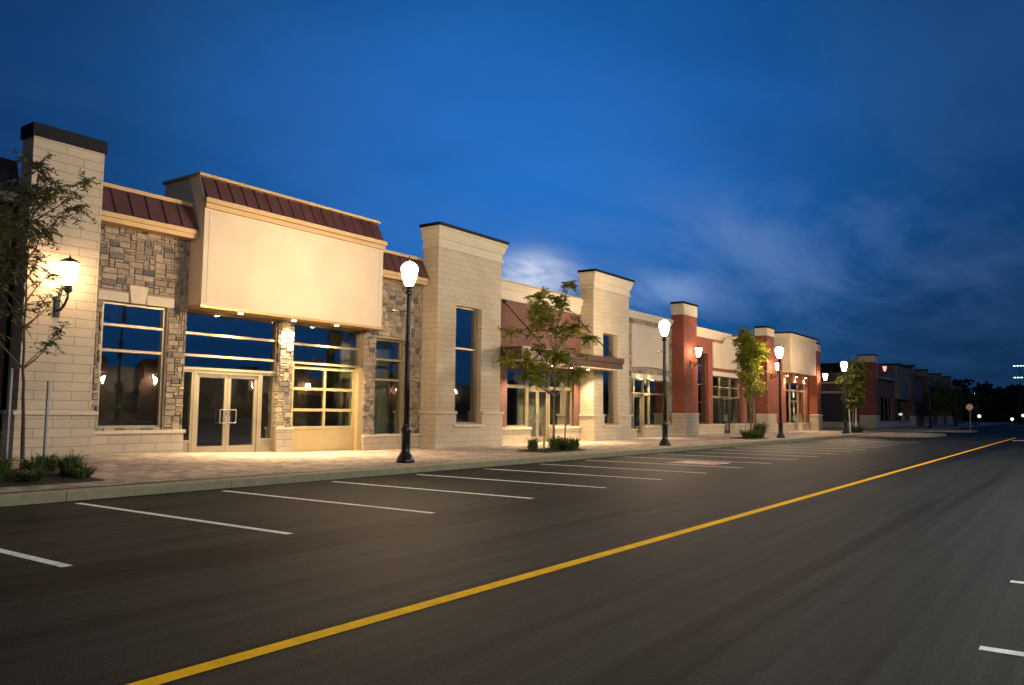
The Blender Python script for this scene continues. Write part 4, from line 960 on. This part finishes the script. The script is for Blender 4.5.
for i, (y, la) in enumerate([(100.5, 'unlit black street lamp in front of the dark corner shop'), (122, 'unlit black street lamp among the dark street trees'), (146, 'farthest unlit black street lamp in the dark row')]):
    make_lamp(la, (-14.2, y, .163), False)
rt = random.Random(5)
for i, (y, la) in enumerate([(110.5, 'dark street tree before the pale rendered box shop'), (117.5, 'dark street tree left of the unlit lamp in the dark row'), (130, 'dark street tree right of the unlit lamp in the dark row'), (150, 'farthest dark street tree in the row')]):
    tree(la, (-15, y, .163), [(y+rt.uniform(-1.0,1.0), 2.3+rt.random()*2.6, .5+rt.random()*.3) for k in range(11)], 'bark', 'leaf_dark', .06, 1.7, .35, .34, 60+i, group='dark street trees down the street')

# -------------------------------------------------------- far woods and lights
m = MB(); rw = random.Random(9)
for i in range(330):
    x = rw.uniform(-150, 130); y = rw.uniform(238, 268); h = rw.uniform(10.5, 14.2)*(.9+.15*math.sin(x*.13)); r = rw.uniform(2.2, 4)
    for k in range(70):
        u = Vector((rw.gauss(0,1), rw.gauss(0,1), rw.gauss(0,1))).normalized()*rw.random()**.4
        c = Vector((x+u.x*r, y+u.y*r, h*.52+u.z*h*.48)); s_ = rw.uniform(.5,1.2)
        a = Vector((rw.gauss(0,1),rw.gauss(0,1),rw.gauss(0,1))).normalized()*s_; b_ = a.cross(Vector((rw.gauss(0,1),rw.gauss(0,1),rw.gauss(0,1)))).normalized()*s_*.7
        m.add([c-a, c+b_, c+a, c-b_], [(0,1,2,3)], rw.random())
struct(m.build('woods', M['woods']), 'stuff')
m = MB()
for x0 in range(-150, 130, 20): m.add([(x0,272,-.03),(x0+20,272,-.03),(x0+20,276+rw.random(),5.2+rw.random()),(x0,276+rw.random(),5.2+rw.random()),(x0,300,-.03),(x0+20,300,-.03)], [(0,1,2,3),(3,2,5,4)])
struct(m.build('hill', M['ground']))
def lot_lamp(label, x, y, z, r):
    t = thing('globe_lamp', label, 'lamp', (x, y, 0), 'small white lamps far off')
    m = MB(); m.lathe((x,y,0), [(.16,0),(.16,.1),(.06,.16),(.06,z-r)], 10); m.build('post', M['black'], t)
    m = MB(); m.lathe((x,y,z), [(r*math.cos(a), r*math.sin(a)) for a in [(-.48+.96*k/8)*PI for k in range(9)]], 12); m.build('globe', M['cool_glow'], t, True)
def from_px(px, d):                            # used once for the far lamps: bearing of a lamp and its range
    r_ = cf + cr*((px-512)/FPX); k = d/r_.y
    return r_.x*k
for px, d, z, la in ((976.5, 150, 1.55, 'small white globe lamp beyond the round sign'), (1009, 165, 1.1, 'small white globe lamp lowest at the far right'), (1020, 170, 1.75, 'small white globe lamp at the far right edge')):
    lot_lamp(la, from_px(px, d), d, z, .24)
mx_, my_ = from_px(1018.5, 205), 205
t = thing('light_mast', 'tall thin mast with two rows of greenish white lamps above the far woods', 'light mast', (mx_, my_, 0))
m = MB(); m.tube([(mx_,my_,-.02),(mx_,my_,12.6)], [.12,.06], 10); m.build('mast', M['black'], t)
for z in (9.9, 12.4):
    m = MB(); m.box(mx_-1.25, mx_+1.25, my_-.1, my_+.1, z-.05, z+.05); br_ = m.build('crossarm', M['black'], t)
    m = MB()
    for k in range(4 if z > 11 else 3): m.box(mx_-1.15+k*.62, mx_-.72+k*.62, my_-.32, my_-.105, z-.10, z+.10)
    m.build('lamp_head', M['mast_glow'], br_)

# -------------------------------- the other side of the car park (seen in the shop glass) and added fill lamps
t = thing('opposite_shops', 'low dark shop row across the car park, mirrored in the shop windows', 'shop row', (58, 60, 0))
m = MB(); m.wall(58.4, 58, -20, 170, -.02, 6.4, [(y, y+6, .8, 3.6) for y in range(-16, 160, 11)]); m.box(58.41, 66, -20, 170, 6.0, 6.38); m.build('wall', M['far_wall'], t)
m = MB()
for y in (5, 27, 49.2, 56.0, 71.6, 80.5, 90.5, 100.5, 114, 135): m.box(57.3, 58.6, y, y+2.2, -.02, 7.6)
m.build('pier_row', M['brick_dark'], t)
m = MB(); m.box(58.45, 58.5, -20, 170, .0, 5.9); m.build('dark_glazing', M['frame_dark'], t)
for k, y in enumerate((49.2, 56.0, 71.6, 80.5, 90.5, 100.5, 114)):
    wall_lantern('lit lantern on the far row across the car park, seen mirrored only', 57.28, y+1.1, 3.4, 1.7, 'far_lantern_glow', -1, 'lanterns of the opposite row')
for k, (x, y) in enumerate([(6.5, 9), (6.5, 25), (6.5, 41), (30, -8)]):
    big_ = make_lamp('oversized fill lamp added out of view to light the road and shop fronts', (x, y, 0), True, 'added fill lamps out of view', 'fill_glow'); big_.scale = (2.6,)*3 if x > 20 else ((3.0,)*3 if y > 40 else (1.7,)*3)  # unseen lamps, added and enlarged to brighten road and shop fronts

S.render.engine = 'CYCLES'
S.cycles.use_denoising = True
try: S.cycles.denoiser = 'OPENIMAGEDENOISE'
except Exception: pass
S.cycles.max_bounces = 8; S.cycles.diffuse_bounces = 3; S.cycles.glossy_bounces = 4; S.cycles.transparent_max_bounces = 12
S.cycles.sample_clamp_indirect = 6; S.cycles.caustics_reflective = False; S.cycles.caustics_refractive = False
S.view_settings.view_transform = 'Standard'; S.view_settings.look = 'None'; S.view_settings.exposure = 0; S.view_settings.gamma = 1
